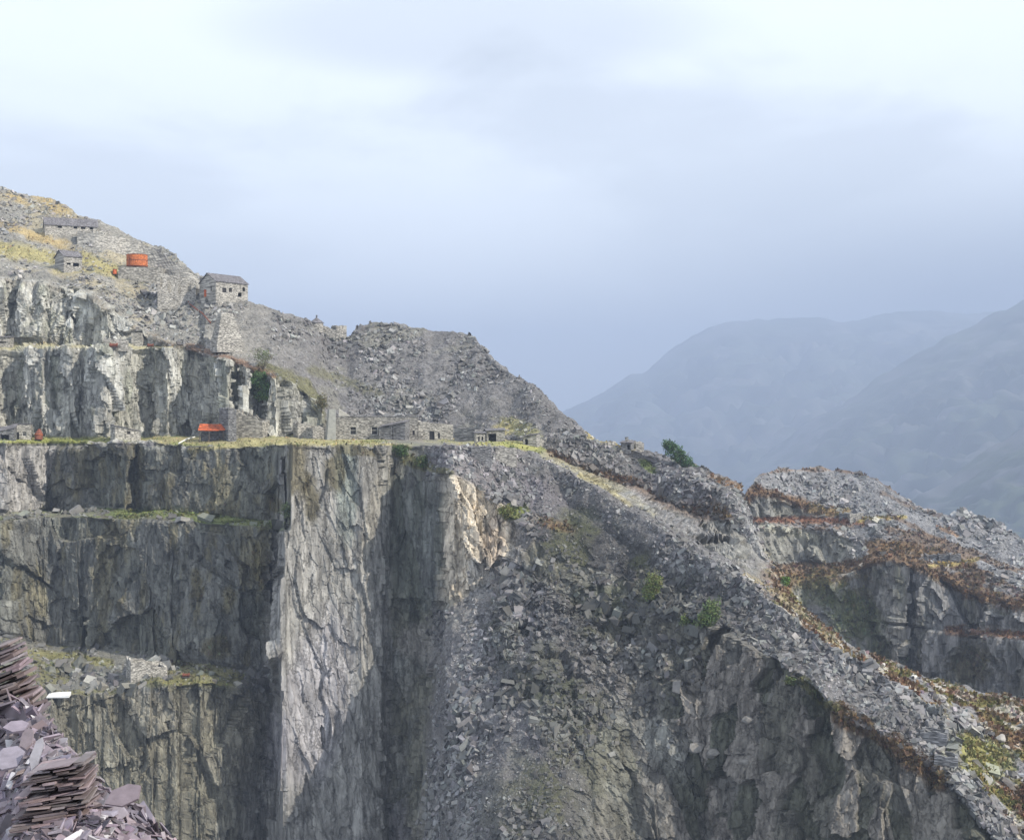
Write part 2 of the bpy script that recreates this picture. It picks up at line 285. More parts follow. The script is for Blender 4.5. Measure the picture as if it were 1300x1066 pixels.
# cliff weight per band (index of the line on top of the band)
cw = np.zeros((nr, n_), np.float32)
def setw(i, pts):
    cw[bi == i] = I(pts, px)[None]
setw(4, [(-240, 1), (150, 1), (210, .3), (222, 0)])
setw(6, [(-240, 1), (400, 1), (418, .2), (430, 0)])
setw(7, [(-240, 0), (690, 0), (705, 1), (930, 1), (955, .3), (1000, 0)])
setw(8, [(-240, 1), (500, 1), (530, .7), (560, 0), (1500, 0)])
setw(9, [(-240, .15), (350, .15), (372, 1), (540, 1), (562, .2), (600, 0)])
setw(10, [(-240, 1), (655, 1), (680, .55), (860, .6), (900, 1), (1100, 1), (1500, .4)])
setw(11, [(-240, .15), (330, .25), (375, 1), (530, 1), (550, .1), (740, .15), (800, .7), (880, 1), (1500, .5)])
setw(12, [(-240, 1), (520, 1), (548, .1), (700, .1), (780, .7), (880, 1), (1500, .5)])
cwv = blur(cw, 3, 0)
bench = np.zeros((nr, n_), np.float32)
bench[bi == 5] = I([(-240, 1), (215, 1), (225, 0)], px); bench[bi == 7] = I([(-240, 1), (690, 1), (702, 0)], px)
bench[bi == 9] = I([(-240, .5), (350, .5), (370, 0)], px); bench[bi == 11] = I([(-240, .8), (320, .8), (345, 0)], px)
bench = blur(bench, 1, 0)
Nn = normals(B); Nh = Nn*np.array([1, 1, .15]); Nh /= np.maximum(np.linalg.norm(Nh, axis=-1, keepdims=True), 1e-6)
# ---- displacement
sk = B.copy(); sk[..., 0] += .22*B[..., 2]; sk[..., 1] += .05*B[..., 2]
sk = sk+np.stack([fbm(B, 6, 2, 40), fbm(B, 6, 2, 43), fbm(B, 6, 2, 46)], -1)*.5
f1, id1 = facets(sk, (9, 9, 34), 60, .55)
f2, id2 = facets(sk, (3.6, 3.6, 13), 70, .6)
low = sst(562, 572, project(B)[1])*(1-sst(352, 372, project(B)[0]))
sk2_ = B+np.stack([.5*B[..., 2]+1.2*fbm(B, 9, 2, 51), 0*B[..., 2], -.35*B[..., 0]], -1)
h1, kd1 = facets(sk2_, (13, 13, 17), 64, .8); h2, kd2 = facets(sk2_, (5, 5, 7), 74, .7)
f1 = f1*(1-low)+h1*low*1.1; f2 = f2*(1-low)+h2*low*.8; id1 = np.where(low > .5, kd1, id1); id2 = np.where(low > .5, kd2, id2)
f3, id3 = facets(sk, (1.5, 1.5, 4.5), 80, .6)
f4, id4 = facets(B, (.8, .8, 1.5), 90, .6)
g1, jd1 = facets(B, (5, 5, 4), 100, .7); g2, jd2 = facets(B, (1.9, 1.9, 1.4), 110, .7)
PX0, PY0 = project(B)
blocky = np.exp(-(((PX0-740)/130)**2+((PY0-830)/110)**2)**2)
camp = 1-.65*sst(488, 505, PX0)*(1-sst(552, 566, PX0))*(PY0 < 760)*(PY0 > 560)   # smooth cleavage face
prow = sst(362, 370, PX0)*(1-sst(490, 500, PX0))*(PY0 > 560); camp = camp*(1-.3*(PX0 < 350)*(PY0 > 565))*(1-.55*prow); fine = 1-.85*sst(338, 350, PX0)*(1-sst(366, 376, PX0))*(PY0 > 560)
dc = (f1*1.6*(.4+.6*fine)+(f2*.95+f3*.42+f4*.2)*fine)*camp
fanw = np.exp(-(((PX0-770)/150)**2+((PY0-800)/170)**2)**2)
ds = fbm(B, 14, 3, 20)*(.9+1.6*fanw)+fbm(B, 2.2, 4, 25)*.42
dr = g1*1.2+g2*.6+fbm(B, 1.2, 2, 30)*.2
rockw = np.clip(blocky*1.1+.35*sst(860, 1000, PX0)*0, 0, 1)
dsr = ds*(1-rockw)+dr*rockw
V = B+Nh*(dc*cwv)[..., None]+Nn*(dsr*(1-cwv)*(1-.8*bench))[..., None]
# gullies / ribs on the spoil slopes
V[..., 2] += ((1-cwv)*(1-bench)*.7*vnoise(B*np.array([1, .35, .2]), 5, 33))
PX, PY = project(V)
# ---- colour (surface materials, plus light and shade painted on some faces)
def C3(*c): return np.array(c, np.float32)
nz1 = fbm(V, 9, 4, 200); nz2 = fbm(V, 2.2, 3, 210); nz3 = fbm(V*np.array([1, 1, .2]), 2.5, 4, 220)
SC = C3(.155, .149, .148); CL = C3(.235, .222, .186)
colr = np.zeros(V.shape, np.float32)+SC
def mixc(m, c):
    global colr
    m = np.clip(m, 0, 1)[..., None]; colr = colr*(1-m)+np.asarray(c, np.float32)*m
mixc(cwv*1.3, CL)
# cliff block tints
mixc(cwv*(id1 > .62)*.7, C3(.225, .215, .232)); mixc(cwv*(id1 < .28)*.7, C3(.18, .18, .14)); mixc(cwv*(id2 > .8)*.6, C3(.30, .30, .28))
mixc(cwv*sst(.15, .6, nz3)*.55, C3(.13, .13, .09)); mixc(cwv*sst(.2, .7, -nz3)*.4, C3(.30, .31, .30))
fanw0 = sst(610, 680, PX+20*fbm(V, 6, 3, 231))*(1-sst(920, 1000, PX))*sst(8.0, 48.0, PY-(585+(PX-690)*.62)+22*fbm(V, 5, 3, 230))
def ell(cx, cy, rx, ry, soft=.35, k=300, jag=.8, ang=0):
    dx, dy = PX-cx, PY-cy; a = math.radians(ang); ux = dx*math.cos(a)+dy*math.sin(a); uy = -dx*math.sin(a)+dy*math.cos(a)
    r = np.sqrt((ux/rx)**2+(uy/ry)**2)+jag*nz2*.5+jag*nz1*.35
    return 1-sst(1-soft, 1+soft, r)
def strip(pts, w, jag=1.1, soft=.5):
    best = np.full(PX.shape, 1e9)
    for (ax, ay), (bx, by) in zip(pts[:-1], pts[1:]):
        vx, vy = bx-ax, by-ay; t = np.clip(((PX-ax)*vx+(PY-ay)*vy)/(vx*vx+vy*vy), 0, 1)
        best = np.minimum(best, np.hypot(PX-ax-t*vx, PY-ay-t*vy))
    r = best/w+jag*nz2*.6+jag*nz1*.4
    return 1-sst(1-soft, 1+soft, r)
GY = C3(.34, .30, .14); GG = C3(.12, .155, .045); HE = C3(.15, .10, .062); OL = C3(.15, .145, .06); TAN = C3(.33, .28, .17); CR = C3(.52, .46, .37)
up = (bi[:, None] <= 3)
# upper left hill: paler, warmer ground
mixc(up*sst(420, 230, PX)*.75, C3(.30, .285, .245))
mixc(up*sst(.05, .5, nz1)*sst(330, 150, PX)*.6, TAN)
for e in [(70, 262, 34, 8, 28), (20, 252, 20, 5, 20), (48, 300, 55, 6, 18)]: mixc(ell(e[0], e[1], e[2], e[3], ang=e[4])*.8, C3(.40, .30, .13))
mixc(strip([(-100, 305), (0, 316), (40, 322), (66, 328)], 9, .5), GY)
mixc(strip([(102, 326), (125, 336), (150, 345)], 8, .5), GY); mixc(strip([(70, 345), (120, 343), (160, 352), (205, 356)], 4, .7)*.6, GY)
mixc(strip([(60, 352), (160, 375), (250, 378)], 3, .8)*.5, C3(.1, .1, .09))
# central spoil tip
mixc(up*ell(560, 490, 130, 70, jag=.3)*.5, C3(.17, .165, .165))
mixc(up*sst(.25, .6, nz1)*sst(330, 450, PX)*sst(660, 560, PX)*.15, C3(.24, .24, .11))
mixc(strip([(330, 470), (385, 490), (402, 515), (400, 540)], 9)*.8, OL); mixc(strip([(240, 440), (300, 458), (345, 478)], 4)*.8, C3(.21, .12, .07))
mixc(strip([(395, 470), (430, 480), (480, 500)], 6)*.5, OL)
mixc(ell(660, 545, 26, 10, ang=20)*.8, C3(.29, .275, .13)); mixc(ell(640, 545, 16, 8)*.8, GY)
mixc(strip([(750, 552), (775, 558), (800, 566)], 7, .5)*.9, C3(.34, .28, .11))
mixc(strip([(0, 358), (60, 366), (120, 380), (150, 405), (200, 432), (235, 445)], 4)*.8, C3(.16, .11, .06))
# terraces
gr = (bi[:, None] == 7)*(PX < 700)
mixc(gr*.9, np.where((nz1+.2*nz2 > .05)[..., None], GY, C3(.26, .27, .09)))
mixc(strip([(240, 572), (300, 566), (340, 562), (400, 563), (500, 565), (520, 568)], 2.6, .7), C3(.38, .34, .16))
mixc(strip([(540, 559), (600, 562), (660, 566), (680, 568)], 3, .5)*.9, C3(.36, .35, .11))
mixc(strip([(-100, 558), (0, 560), (110, 560)], 2.5, .5), C3(.30, .32, .09))
mixc((bi[:, None] == 5)*sst(225, 215, PX)*.9, C3(.42, .36, .15)); mixc(strip([(-100, 441), (0, 441), (130, 440)], 1.8, .3), C3(.42, .36, .15))
mixc((bi[:, None] == 9)*(PX < 360)*.9, np.where((nz2 > 0)[..., None], GG, C3(.14, .13, .09)))
mixc(strip([(150, 652), (220, 648), (300, 662), (360, 668)], 6, .8)*.9, C3(.15, .17, .045)); mixc(strip([(-100, 655), (30, 652), (120, 652)], 5, .9)*.6, C3(.22, .21, .16))
mixc((bi[:, None] == 11)*sst(360, 320, PX)*.8, np.where((nz1 > -.1)[..., None], C3(.20, .195, .17), C3(.20, .19, .08)))
mixc(strip([(20, 827), (80, 832), (140, 842)], 5, .8)*.8, C3(.25, .235, .09)); mixc(strip([(190, 868), (230, 866), (290, 870)], 4, .6), C3(.25, .235, .09)); mixc(strip([(215, 850), (260, 856), (300, 858)], 4, .9)*.8, C3(.24, .22, .10))
mixc(cwv*(1-sst(348, 362, PX+.1*(PY-600)))*sst(562, 575, PY)*(PY < 878)*.75, C3(.105, .108, .09)); mixc(cwv*(PX < 345)*(PY > 878)*.6, C3(.165, .155, .12))  # prow's shade painted into the middle-tier cliffs; bottom tier is olive rock
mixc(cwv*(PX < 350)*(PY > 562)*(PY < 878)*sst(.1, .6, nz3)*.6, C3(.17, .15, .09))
mixc(cwv*(PY < 560)*.8, C3(.40, .395, .355)); mixc(cwv*(PY < 560)*sst(.1, .6, nz3)*.6, C3(.22, .23, .18)); mixc(cwv*(PY < 560)*(id2 > .75)*.6, C3(.50, .50, .47))
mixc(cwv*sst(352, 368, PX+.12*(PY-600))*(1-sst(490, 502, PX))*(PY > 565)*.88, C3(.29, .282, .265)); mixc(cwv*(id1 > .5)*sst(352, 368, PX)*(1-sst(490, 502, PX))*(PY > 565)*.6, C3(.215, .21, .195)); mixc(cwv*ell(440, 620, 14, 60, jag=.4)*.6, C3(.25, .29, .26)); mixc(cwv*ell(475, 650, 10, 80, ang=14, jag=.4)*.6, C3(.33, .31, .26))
mixc(cwv*(PX < 64-.25*(PY-600))*(PY > 566)*(PY < 652)*.85, C3(.40, .385, .37))  # sunlit slab beyond the prow's shadow, painted paler
# fan below the crest: left-flank shade painted into the rubble colour, with moss
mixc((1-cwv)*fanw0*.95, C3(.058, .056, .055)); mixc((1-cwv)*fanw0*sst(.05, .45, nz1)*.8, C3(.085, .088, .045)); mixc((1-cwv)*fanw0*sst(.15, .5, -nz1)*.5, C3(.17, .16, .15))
# hanging vegetation on the faces
for e in [(375, 600, 14, 40, 0), (395, 640, 10, 30, 0), (350, 640, 9, 12, 0), (250, 740, 10, 24, 0), (290, 760, 12, 20, 0), (425, 600, 12, 22, 0), (330, 720, 10, 40, 0), (455, 572, 30, 6, 10), (275, 820, 18, 12, 0)]:
    mixc(ell(*e[:4], ang=e[4])*.7, C3(.13, .11, .05))
# cleavage face, cream fault face, purple scree
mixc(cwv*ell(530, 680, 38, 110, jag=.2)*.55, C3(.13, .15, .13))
mixc(ell(600, 684, 50, 104, jag=.22)*(PX > 562)*sst(780, 755, PY)*np.clip(cwv*2.2, .3, 1), CR*1.15); mixc(ell(625, 700, 14, 50, jag=.9)*(PX > 560)*.6, C3(.42, .34, .27)); mixc(ell(590, 660, 8, 46, jag=.9)*(PX > 560)*.7, C3(.60, .54, .44))
mixc(ell(610, 735, 16, 24)*.5, C3(.46, .46, .45)); mixc(ell(528, 815, 22, 22, jag=.7)*.8, C3(.36, .34, .31))
mixc((1-cwv)*strip([(520, 572), (620, 600), (690, 640)], 30, .5)*.7, C3(.185, .170, .190))
mixc((1-cwv)*ell(640, 860, 80, 130, jag=.5)*.6, C3(.19, .18, .19))
mixc(strip([(505, 575), (530, 590), (570, 600)], 5)*.8, OL)
mixc(ell(655, 650, 16, 8), C3(.17, .19, .06)); mixc(ell(700, 665, 30, 8, ang=15)*.8, C3(.17, .12, .06))
for e in [(770, 770, 40, 26, 20), (690, 860, 30, 40, 0), (640, 800, 20, 40, 0), (740, 660, 20, 16, 0), (850, 760, 30, 20, 20), (720, 900, 40, 30, 0)]: mixc(ell(*e[:4], ang=e[4], jag=1.1)*.55, C3(.07, .078, .04))
# crags at the lower right: brown and olive
mixc(cwv*sst(760, 840, PX)*sst(740, 800, PY)*.8, C3(.10, .096, .08)); mixc(cwv*(id2 > .7)*sst(800, 880, PX)*sst(800, 840, PY)*.6, C3(.24, .215, .19))
mixc(cwv*(id2 < .3)*sst(800, 880, PX)*sst(800, 840, PY)*.7, C3(.07, .075, .05))
mixc(ell(840, 945, 46, 18, ang=55)*.6, C3(.33, .33, .30)); mixc(ell(330, 930, 60, 50)*cwv*.5, C3(.30, .28, .22)); mixc(cwv*sst(330, 200, PX)*sst(870, 890, PY)*.6, C3(.20, .188, .145))
mixc(ell(400, 890, 42, 110, ang=12, jag=.3)*.8, C3(.32, .31, .325)); mixc(ell(350, 945, 14, 46, jag=.4)*.6, C3(.31, .30, .33))
# second terrace right: heather line, tan track
mixc(strip([(700, 578), (760, 600), (800, 612), (850, 640), (880, 650), (900, 655)], 7, .7), C3(.15, .095, .06)); mixc(ell(885, 628, 26, 8, ang=20)*.0, HE)
mixc(strip([(870, 640), (900, 640), (925, 655)], 9, .8), C3(.15, .10, .055)); mixc(strip([(900, 605), (935, 618), (955, 622)], 4, .8), C3(.22, .14, .08))
mixc((1-cwv)*ell(860, 610, 45, 22, ang=25, jag=.4)*.6, C3(.19, .175, .20)); mixc(ell(823, 592, 12, 5, ang=35)*.9, GG)
mixc(strip([(690, 578), (740, 600), (790, 620), (830, 652)], 4, .7)*.8, C3(.34, .32, .22)); mixc(strip([(735, 603), (770, 618), (800, 640)], 3, .6)*.7, C3(.38, .33, .15))
mixc(ell(965, 690, 12, 34, ang=-28, jag=.3)*.7, C3(.36, .36, .35)); mixc(cwv*ell(880, 680, 110, 45, ang=32, jag=.3)*.5, C3(.27, .26, .25))
# heather slope right of the scree
hs = ((bi[:, None] >= 3) & (bi[:, None] <= 8))*sst(955, 1000, PX)
mixc(hs*1.0, HE); mixc(hs*sst(-.1, .3, nz1)*.8, C3(.19, .115, .06)); mixc(hs*sst(.05, .4, fbm(V, 4, 3, 260))*.8, C3(.19, .18, .06)); mixc(hs*sst(.3, .5, fbm(V, 3, 3, 270))*.9, C3(.42, .39, .33))
mixc(hs*sst(.25, .45, fbm(V*np.array([1, .5, 1]), 5, 3, 280))*.9, C3(.21, .205, .215))
mixc(strip([(945, 728), (985, 752), (1030, 790), (1075, 828)], 4, .9)*.8, C3(.30, .25, .15)); mixc(ell(1240, 960, 40, 26, jag=.8)*.8, C3(.30, .29, .10))
mixc(strip([(1066, 905), (1110, 930), (1150, 955), (1190, 985)], 13, .8), C3(.15, .10, .055)); mixc(strip([(1020, 865), (1060, 900)], 5)*.8, OL)
colr *= (1+.22*nz2+.10*nz1)[..., None]; colr = np.clip(colr, .02, .8)
Kc = np.clip(cwv, 0, 1)
Fq = sheet_faces(nr, n_)
bq = bi[:-1]; 
hillm = np.zeros((nr-1, n_-1), bool)
is_terr = bench[:-1, :-1] > .45; is_cliff = (cwv[:-1, :-1] > .5) & ~is_terr
heath = (hs[:-1, :-1] > .5) & ~is_terr & ~is_cliff
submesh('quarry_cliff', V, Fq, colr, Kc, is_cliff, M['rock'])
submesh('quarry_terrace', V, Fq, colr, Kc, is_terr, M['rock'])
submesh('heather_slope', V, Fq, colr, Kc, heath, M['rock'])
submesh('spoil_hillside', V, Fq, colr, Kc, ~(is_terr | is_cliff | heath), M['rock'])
GRID = dict(V=V, PX=PX, PY=PY)

# ------------------------------------------------------------------ loose slate on the spoil slopes
def rubble(name, V, colr, dens, smin, smax, wmask, flat=.28, seed=1, bright=(.42, 1.6)):
    r = np.random.default_rng(seed); X, Y = project(V)
    a = V[:-1, :-1]; b = V[1:, :-1]; c = V[1:, 1:]; d = V[:-1, 1:]
    nrm = np.cross(b-a, d-a); area = np.linalg.norm(nrm, axis=-1); un = nrm/np.maximum(area, 1e-9)[..., None]
    facing = -(un*(a/np.linalg.norm(a, axis=-1, keepdims=True))).sum(-1)
    pa = np.clip(facing, 0, 1)*area*(F/np.maximum(a[..., 1], 1))**2
    ok = (facing > -.05) & (X[:-1, :-1] > -60) & (X[:-1, :-1] < 1360) & (Y[:-1, :-1] < 1120)
    w = np.clip(pa, 0, 30)*ok*wmask[:-1, :-1]*dens
    cnt = r.poisson(w.ravel()); idx = np.repeat(np.arange(cnt.size), cnt); n = len(idx)
    ii, jj = np.unravel_index(idx, w.shape); u = r.random(n)[:, None]; v = r.random(n)[:, None]
    p = (V[ii, jj]*(1-u)+V[ii, jj+1]*u)*(1-v)+(V[ii+1, jj]*(1-u)+V[ii+1, jj+1]*u)*v
    nn = un[ii, jj]; cc = colr[ii, jj]
    mo = fbm(p*np.array([1, .5, .45]), 8, 3, 400+seed); mb = fbm(p, 3, 3, 430+seed); keep = r.random(n) < np.clip(.88+.6*mb, .35, 1); sz = smin*(smax/smin)**(r.random(n)**2.6)*np.clip(1+1.1*mo, .4, 2.3)*keep
    # local frame: slab normal near slope normal, tilted at random
    z = nn+r.normal(0, .55, (n, 3)); z /= np.linalg.norm(z, axis=1, keepdims=True)
    t = r.normal(0, 1, (n, 3)); x = np.cross(t, z); x /= np.linalg.norm(x, axis=1, keepdims=True); y = np.cross(z, x)
    asp = .45+.5*r.random(n); th = flat*(.5+r.random(n))
    sx, sy, szz = sz*.5, sz*.5*asp, sz*.5*th
    cs = np.array([(-1, -1, -1), (1, -1, -1), (1, 1, -1), (-1, 1, -1), (-1, -1, 1), (1, -1, 1), (1, 1, 1), (-1, 1, 1)], float)
    jit = cs[None]*(1+r.uniform(-.32, .18, (n, 8, 3)))
    vv = p[:, None]+jit[..., 0:1]*(sx[:, None]*x)[:, None]+jit[..., 1:2]*(sy[:, None]*y)[:, None]+jit[..., 2:3]*(szz[:, None]*z)[:, None]+(nn*(sz*.1)[:, None])[:, None]
    f = np.array([(4, 5, 6, 7), (0, 1, 5, 4), (1, 2, 6, 5), (2, 3, 7, 6), (3, 0, 4, 7)])
    ff = (np.arange(n)*8)[:, None, None]+f[None]
    br = r.uniform(bright[0], bright[1], n)*np.clip(1+.35*mb-.15*mo, .5, 1.5)
    grey = np.array([.18, .172, .172]); mn = np.minimum(cc.mean(1), .22)[:, None]; cc = mn*(.7+.3*cc/np.maximum(cc.mean(1), .01)[:, None]); ccc = (cc*.9+grey*.10)*br[:, None]; ccc *= 1+r.normal(0, .022, (n, 3))
    CV = np.repeat(ccc[:, None], 8, 1).reshape(-1, 3)
    o = mesh_np(name, vv.reshape(-1, 3), ff.reshape(-1, 4), M['slab'], np.clip(CV, .02, .8))
    print(name, n, round(time.time()-T0, 1)); return o
pale_wall = np.zeros(PX.shape, bool)
scw = np.clip(1-cwv*1.6, 0, 1)*(1-bench)*(1-.85*hs)
grassy = np.clip((colr[..., 1]-colr[..., 2])/np.maximum(colr[..., 1], .01)*3.2-.95, 0, 1)
scw = scw*(1-.85*grassy)
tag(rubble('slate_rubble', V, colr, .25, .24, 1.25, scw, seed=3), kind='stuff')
bw = np.clip(blocky*1.3, 0, 1)*np.clip(1-.3*cwv, 0, 1)+.25*np.exp(-(((PX-620)/60)**2+((PY-880)/90)**2))
tag(rubble('rock_debris', V, colr, .022, .5, 1.8, np.clip(bw, 0, 1)*(1-bench), flat=.40, seed=5, bright=(.45, 1.25)), kind='stuff')
lb = (bench > .3)*(bi[:, None] >= 9)*1.0
tag(rubble('terrace_rubble', V, colr, .05, .4, 1.8, lb*(1-.7*grassy), flat=.6, seed=6, bright=(.6, 1.5)), kind='stuff')

def tufts(name, V, colr, dens, size, wmask, cols, seed=1):
    """heather and grass tussocks: little fans of blades"""
    r = np.random.default_rng(seed); X, Y = project(V)
    a = V[:-1, :-1]; b = V[1:, :-1]; d = V[:-1, 1:]
    nrm = np.cross(b-a, d-a); area = np.linalg.norm(nrm, axis=-1); un = nrm/np.maximum(area, 1e-9)[..., None]
    facing = -(un*(a/np.linalg.norm(a, axis=-1, keepdims=True))).sum(-1)
    pa = np.clip(facing, .05, 1)*area*(F/np.maximum(a[..., 1], 1))**2
    w = np.clip(pa, 0, 30)*(facing > -.1)*(X[:-1, :-1] > -60)*(X[:-1, :-1] < 1360)*(Y[:-1, :-1] < 1120)*wmask[:-1, :-1]*dens
    cnt = r.poisson(w.ravel()); idx = np.repeat(np.arange(cnt.size), cnt); n = len(idx)
    ii, jj = np.unravel_index(idx, w.shape); p = V[ii, jj]+(V[ii+1, jj+1]-V[ii, jj])*r.random(n)[:, None]
    cc = colr[ii, jj]*r.uniform(.45, 1.25, n)[:, None]*np.array([1, 1, 1])*(1+r.normal(0, .08, (n, 3)))
    k = 3; ang = r.uniform(0, math.pi, (n, k)); s = size*r.uniform(.5, 1.5, n)
    dx = np.cos(ang); dy = np.sin(ang); w2 = s[:, None]*r.uniform(.35, .8, (n, k)); hh = s[:, None]*r.uniform(.5, 1.1, (n, k))
    lx = r.normal(0, .3, (n, k))*s[:, None]; ly = r.normal(0, .3, (n, k))*s[:, None]
    q = np.zeros((n, k, 4, 3)); q[..., 0, 0] = -dx*w2*.5; q[..., 0, 1] = -dy*w2*.5; q[..., 0, 2] = -.15*s[:, None]
    q[..., 1, 0] = dx*w2*.5; q[..., 1, 1] = dy*w2*.5; q[..., 1, 2] = -.15*s[:, None]
    q[..., 2, 0] = dx*w2*.7+lx; q[..., 2, 1] = dy*w2*.7+ly; q[..., 2, 2] = hh*.7
    q[..., 3, 0] = -dx*w2*.5+lx; q[..., 3, 1] = -dy*w2*.5+ly; q[..., 3, 2] = hh
    vv = p[:, None, None]+q; ff = np.arange(n*k*4).reshape(-1, 4)
    CV = np.repeat(cc, k*4, 0)
    o = mesh_np(name, vv.reshape(-1, 3), ff, M['leaf'], np.clip(CV, .01, .7)); print(name, n); return o
hew = hs*np.clip((colr[..., 0]-colr[..., 2])/np.maximum(colr[..., 0], .01)*1.6, 0, 1)
hm2 = np.clip((colr[..., 0]-colr[..., 2]*1.7)/np.maximum(colr[..., 0], .01)*3, 0, 1)*(colr[..., 0] < .27)*(colr[..., 1] < .16)
tag(tufts('heather', V, colr, .14, .55, np.clip(np.maximum(hew, hm2*(PY > 540)), 0, 1), None, 11), kind='stuff')
gw = grassy*(colr[..., 1] > .11)*(1-hs)
tag(tufts('grass', V, colr, .12, .28, gw, None, 12), kind='stuff')
# ------------------------------------------------------------------ second hill across the gully
px2 = np.concatenate([np.arange(880, 1300, 1.25), np.arange(1300, 1560, 5)]).astype(float)
def I2(p): return I(p, px2)
c1 = I2([(880, 655), (925, 648), (938, 640), (950, 619), (962, 604), (985, 597), (1040, 594), (1090, 597), (1110, 605), (1140, 625), (1165, 641), (1190, 655), (1215, 652), (1245, 656), (1270, 668), (1300, 688), (1400, 745), (1560, 800)])
c2 = I2([(880, 665), (938, 648), (950, 630), (962, 622), (985, 628), (1020, 640), (1050, 650), (1100, 655), (1190, 672), (1300, 705), (1560, 815)])
c3 = I2([(880, 680), (938, 668), (985, 657), (1020, 658), (1060, 659), (1110, 661), (1190, 684), (1300, 722), (1560, 825)])
c4 = I2([(880, 690), (938, 674), (970, 668), (1030, 673), (1060, 678), (1100, 694), (1180, 700), (1240, 712), (1300, 735), (1560, 835)])
c5 = I2([(880, 715), (938, 700), (985, 716), (1030, 713), (1080, 716), (1110, 706), (1140, 702), (1190, 712), (1240, 722), (1300, 745), (1560, 845)])
c6 = I2([(880, 740), (938, 735), (1000, 735), (1040, 733), (1075, 727), (1104, 716), (1130, 709), (1171, 721), (1206, 740), (1235, 756), (1300, 770), (1560, 870)])
c7 = I2([(880, 790), (938, 780), (1060, 780), (1120, 790), (1180, 797), (1206, 799), (1251, 801), (1300, 806), (1560, 900)])
c8 = c7+I2([(880, 1), (1180, 1), (1206, 4), (1300, 7), (1560, 8)])
c9 = I2([(880, 900), (1000, 860), (1060, 880), (1134, 920), (1238, 955), (1300, 960), (1560, 1010)])
e3 = I2([(880, 400), (938, 398), (962, 401), (1020, 412), (1060, 408), (1110, 402), (1190, 396), (1300, 380), (1560, 350)])
e2 = slope(c3, e3, c2, I2([(880, 4), (1020, 4), (1060, .6), (1560, .6)])); e1 = slope(c2, e2, c1, I2([(880, 2), (938, 2), (962, .5), (1560, .55)])); e1 = np.clip(e1, e2+1, 520)
e4 = e3-I2([(880, 4), (1100, 9), (1560, 12)])
e5 = slope(c4, e4, c5, I2([(880, 3), (1060, 3), (1100, .6), (1560, .5)]))
e6 = e5-I2([(880, 6), (1000, 9), (1130, 8), (1300, 14), (1560, 14)]) 
e7 = slope(c6, e6, c7, I2([(880, 3), (1050, 3), (1100, 6), (1560, 5)])); e7 += I2([(880, 0), (1060, 0), (1100, 3), (1145, -6), (1150, 4), (1185, -2), (1230, 3), (1300, -3), (1560, 0)])
e6 += I2([(880, 0), (1060, 0), (1100, 3), (1145, -4), (1150, 4), (1185, -1), (1230, 2), (1300, -2), (1560, 0)])
e8 = e7-I2([(880, .5), (1180, .5), (1206, 5), (1560, 6)])
e9 = slope(c8, e8, c9, I2([(880, 1.2), (1080, 1.4), (1130, 7), (1560, 7)]))
px_s, px = px, px2
L2 = [(c1+90, e1+120), (c1+12, e1+25), (wob(1.2, 20, 61)+c1, e1), (c2, e2), (c3, e3), (c4, e4), (c5, e5), (c6, e6), (c7, e7), (c8, e8), (c9, e9)]
B2, bd2 = loft(px2, L2, 1.35, [4, 6, 200, 200, 200, 200, 200, 200, 200, 200])
px = px_s
b2 = np.array([b[0] for b in bd2]); cw2 = np.zeros(B2.shape[:2], np.float32)
for i, pts in ((3, [(880, 1), (1020, 1), (1050, 0)]), (5, [(880, .8), (1070, .8), (1100, 0)]), (7, [(880, .3), (1040, .5), (1095, 1), (1560, 1)]), (8, [(880, .1), (1560, .1)]), (9, [(880, .3), (1080, .4), (1120, 1), (1560, 1)])): cw2[b2 == i] = I2(pts)[None]
cw2 = blur(cw2, 2, 0)
N2 = normals(B2); N2h = N2*np.array([1, 1, .15]); N2h /= np.maximum(np.linalg.norm(N2h, axis=-1, keepdims=True), 1e-6)
sk = B2.copy(); sk[..., 0] += .3*B2[..., 2]
F1, I1 = facets(sk, (11, 11, 36), 160, .55); F2, I2_ = facets(sk, (4.5, 4.5, 14), 170, .6); F3, I3_ = facets(sk, (1.9, 1.9, 4), 180, .6)
V2 = B2+N2h*((F1*2.2+F2*1.5+F3*.8)*cw2)[..., None]+N2*((fbm(B2, 16, 3, 120)*1.2+fbm(B2, 3, 4, 125)*.6)*(1-cw2))[..., None]
PXs, PYs, n1s, n2s = PX, PY, nz1, nz2
PX, PY = project(V2); nz1 = fbm(V2, 9, 4, 320); nz2 = fbm(V2, 2.5, 3, 330); nz3 = fbm(V2*np.array([1, 1, .2]), 3, 4, 340)
cs_, colr = colr, np.zeros(V2.shape, np.float32)+C3(.205, .205, .212)
mixc(cw2*1.2, C3(.215, .21, .195)); mixc(cw2*sst(.1, .6, nz3)*.6, C3(.11, .115, .075)); mixc(cw2*sst(.2, .6, -nz3)*.5, C3(.28, .28, .26)); mixc(cw2*(I1 > .6)*.5, C3(.20, .20, .215))
mixc(cw2*(PX > 980)*(PX < 1110)*(PY < 730)*.5, C3(.29, .29, .25))
mixc((b2[:, None] == 4)*sst(-.35, .2, nz1+.5*nz2)*.8, HE); mixc((b2[:, None] == 6)*sst(-.5, .1, nz1+.6*nz2)*.9, C3(.155, .10, .055)); mixc((b2[:, None] == 8)*sst(1190, 1210, PX), C3(.20, .12, .07))
mixc(strip([(945, 635), (960, 622), (1000, 632), (1040, 648), (1060, 650)], 6, .8), C3(.16, .10, .055)); mixc(strip([(1030, 645), (1055, 650), (1075, 650)], 5, .6), C3(.25, .18, .09))
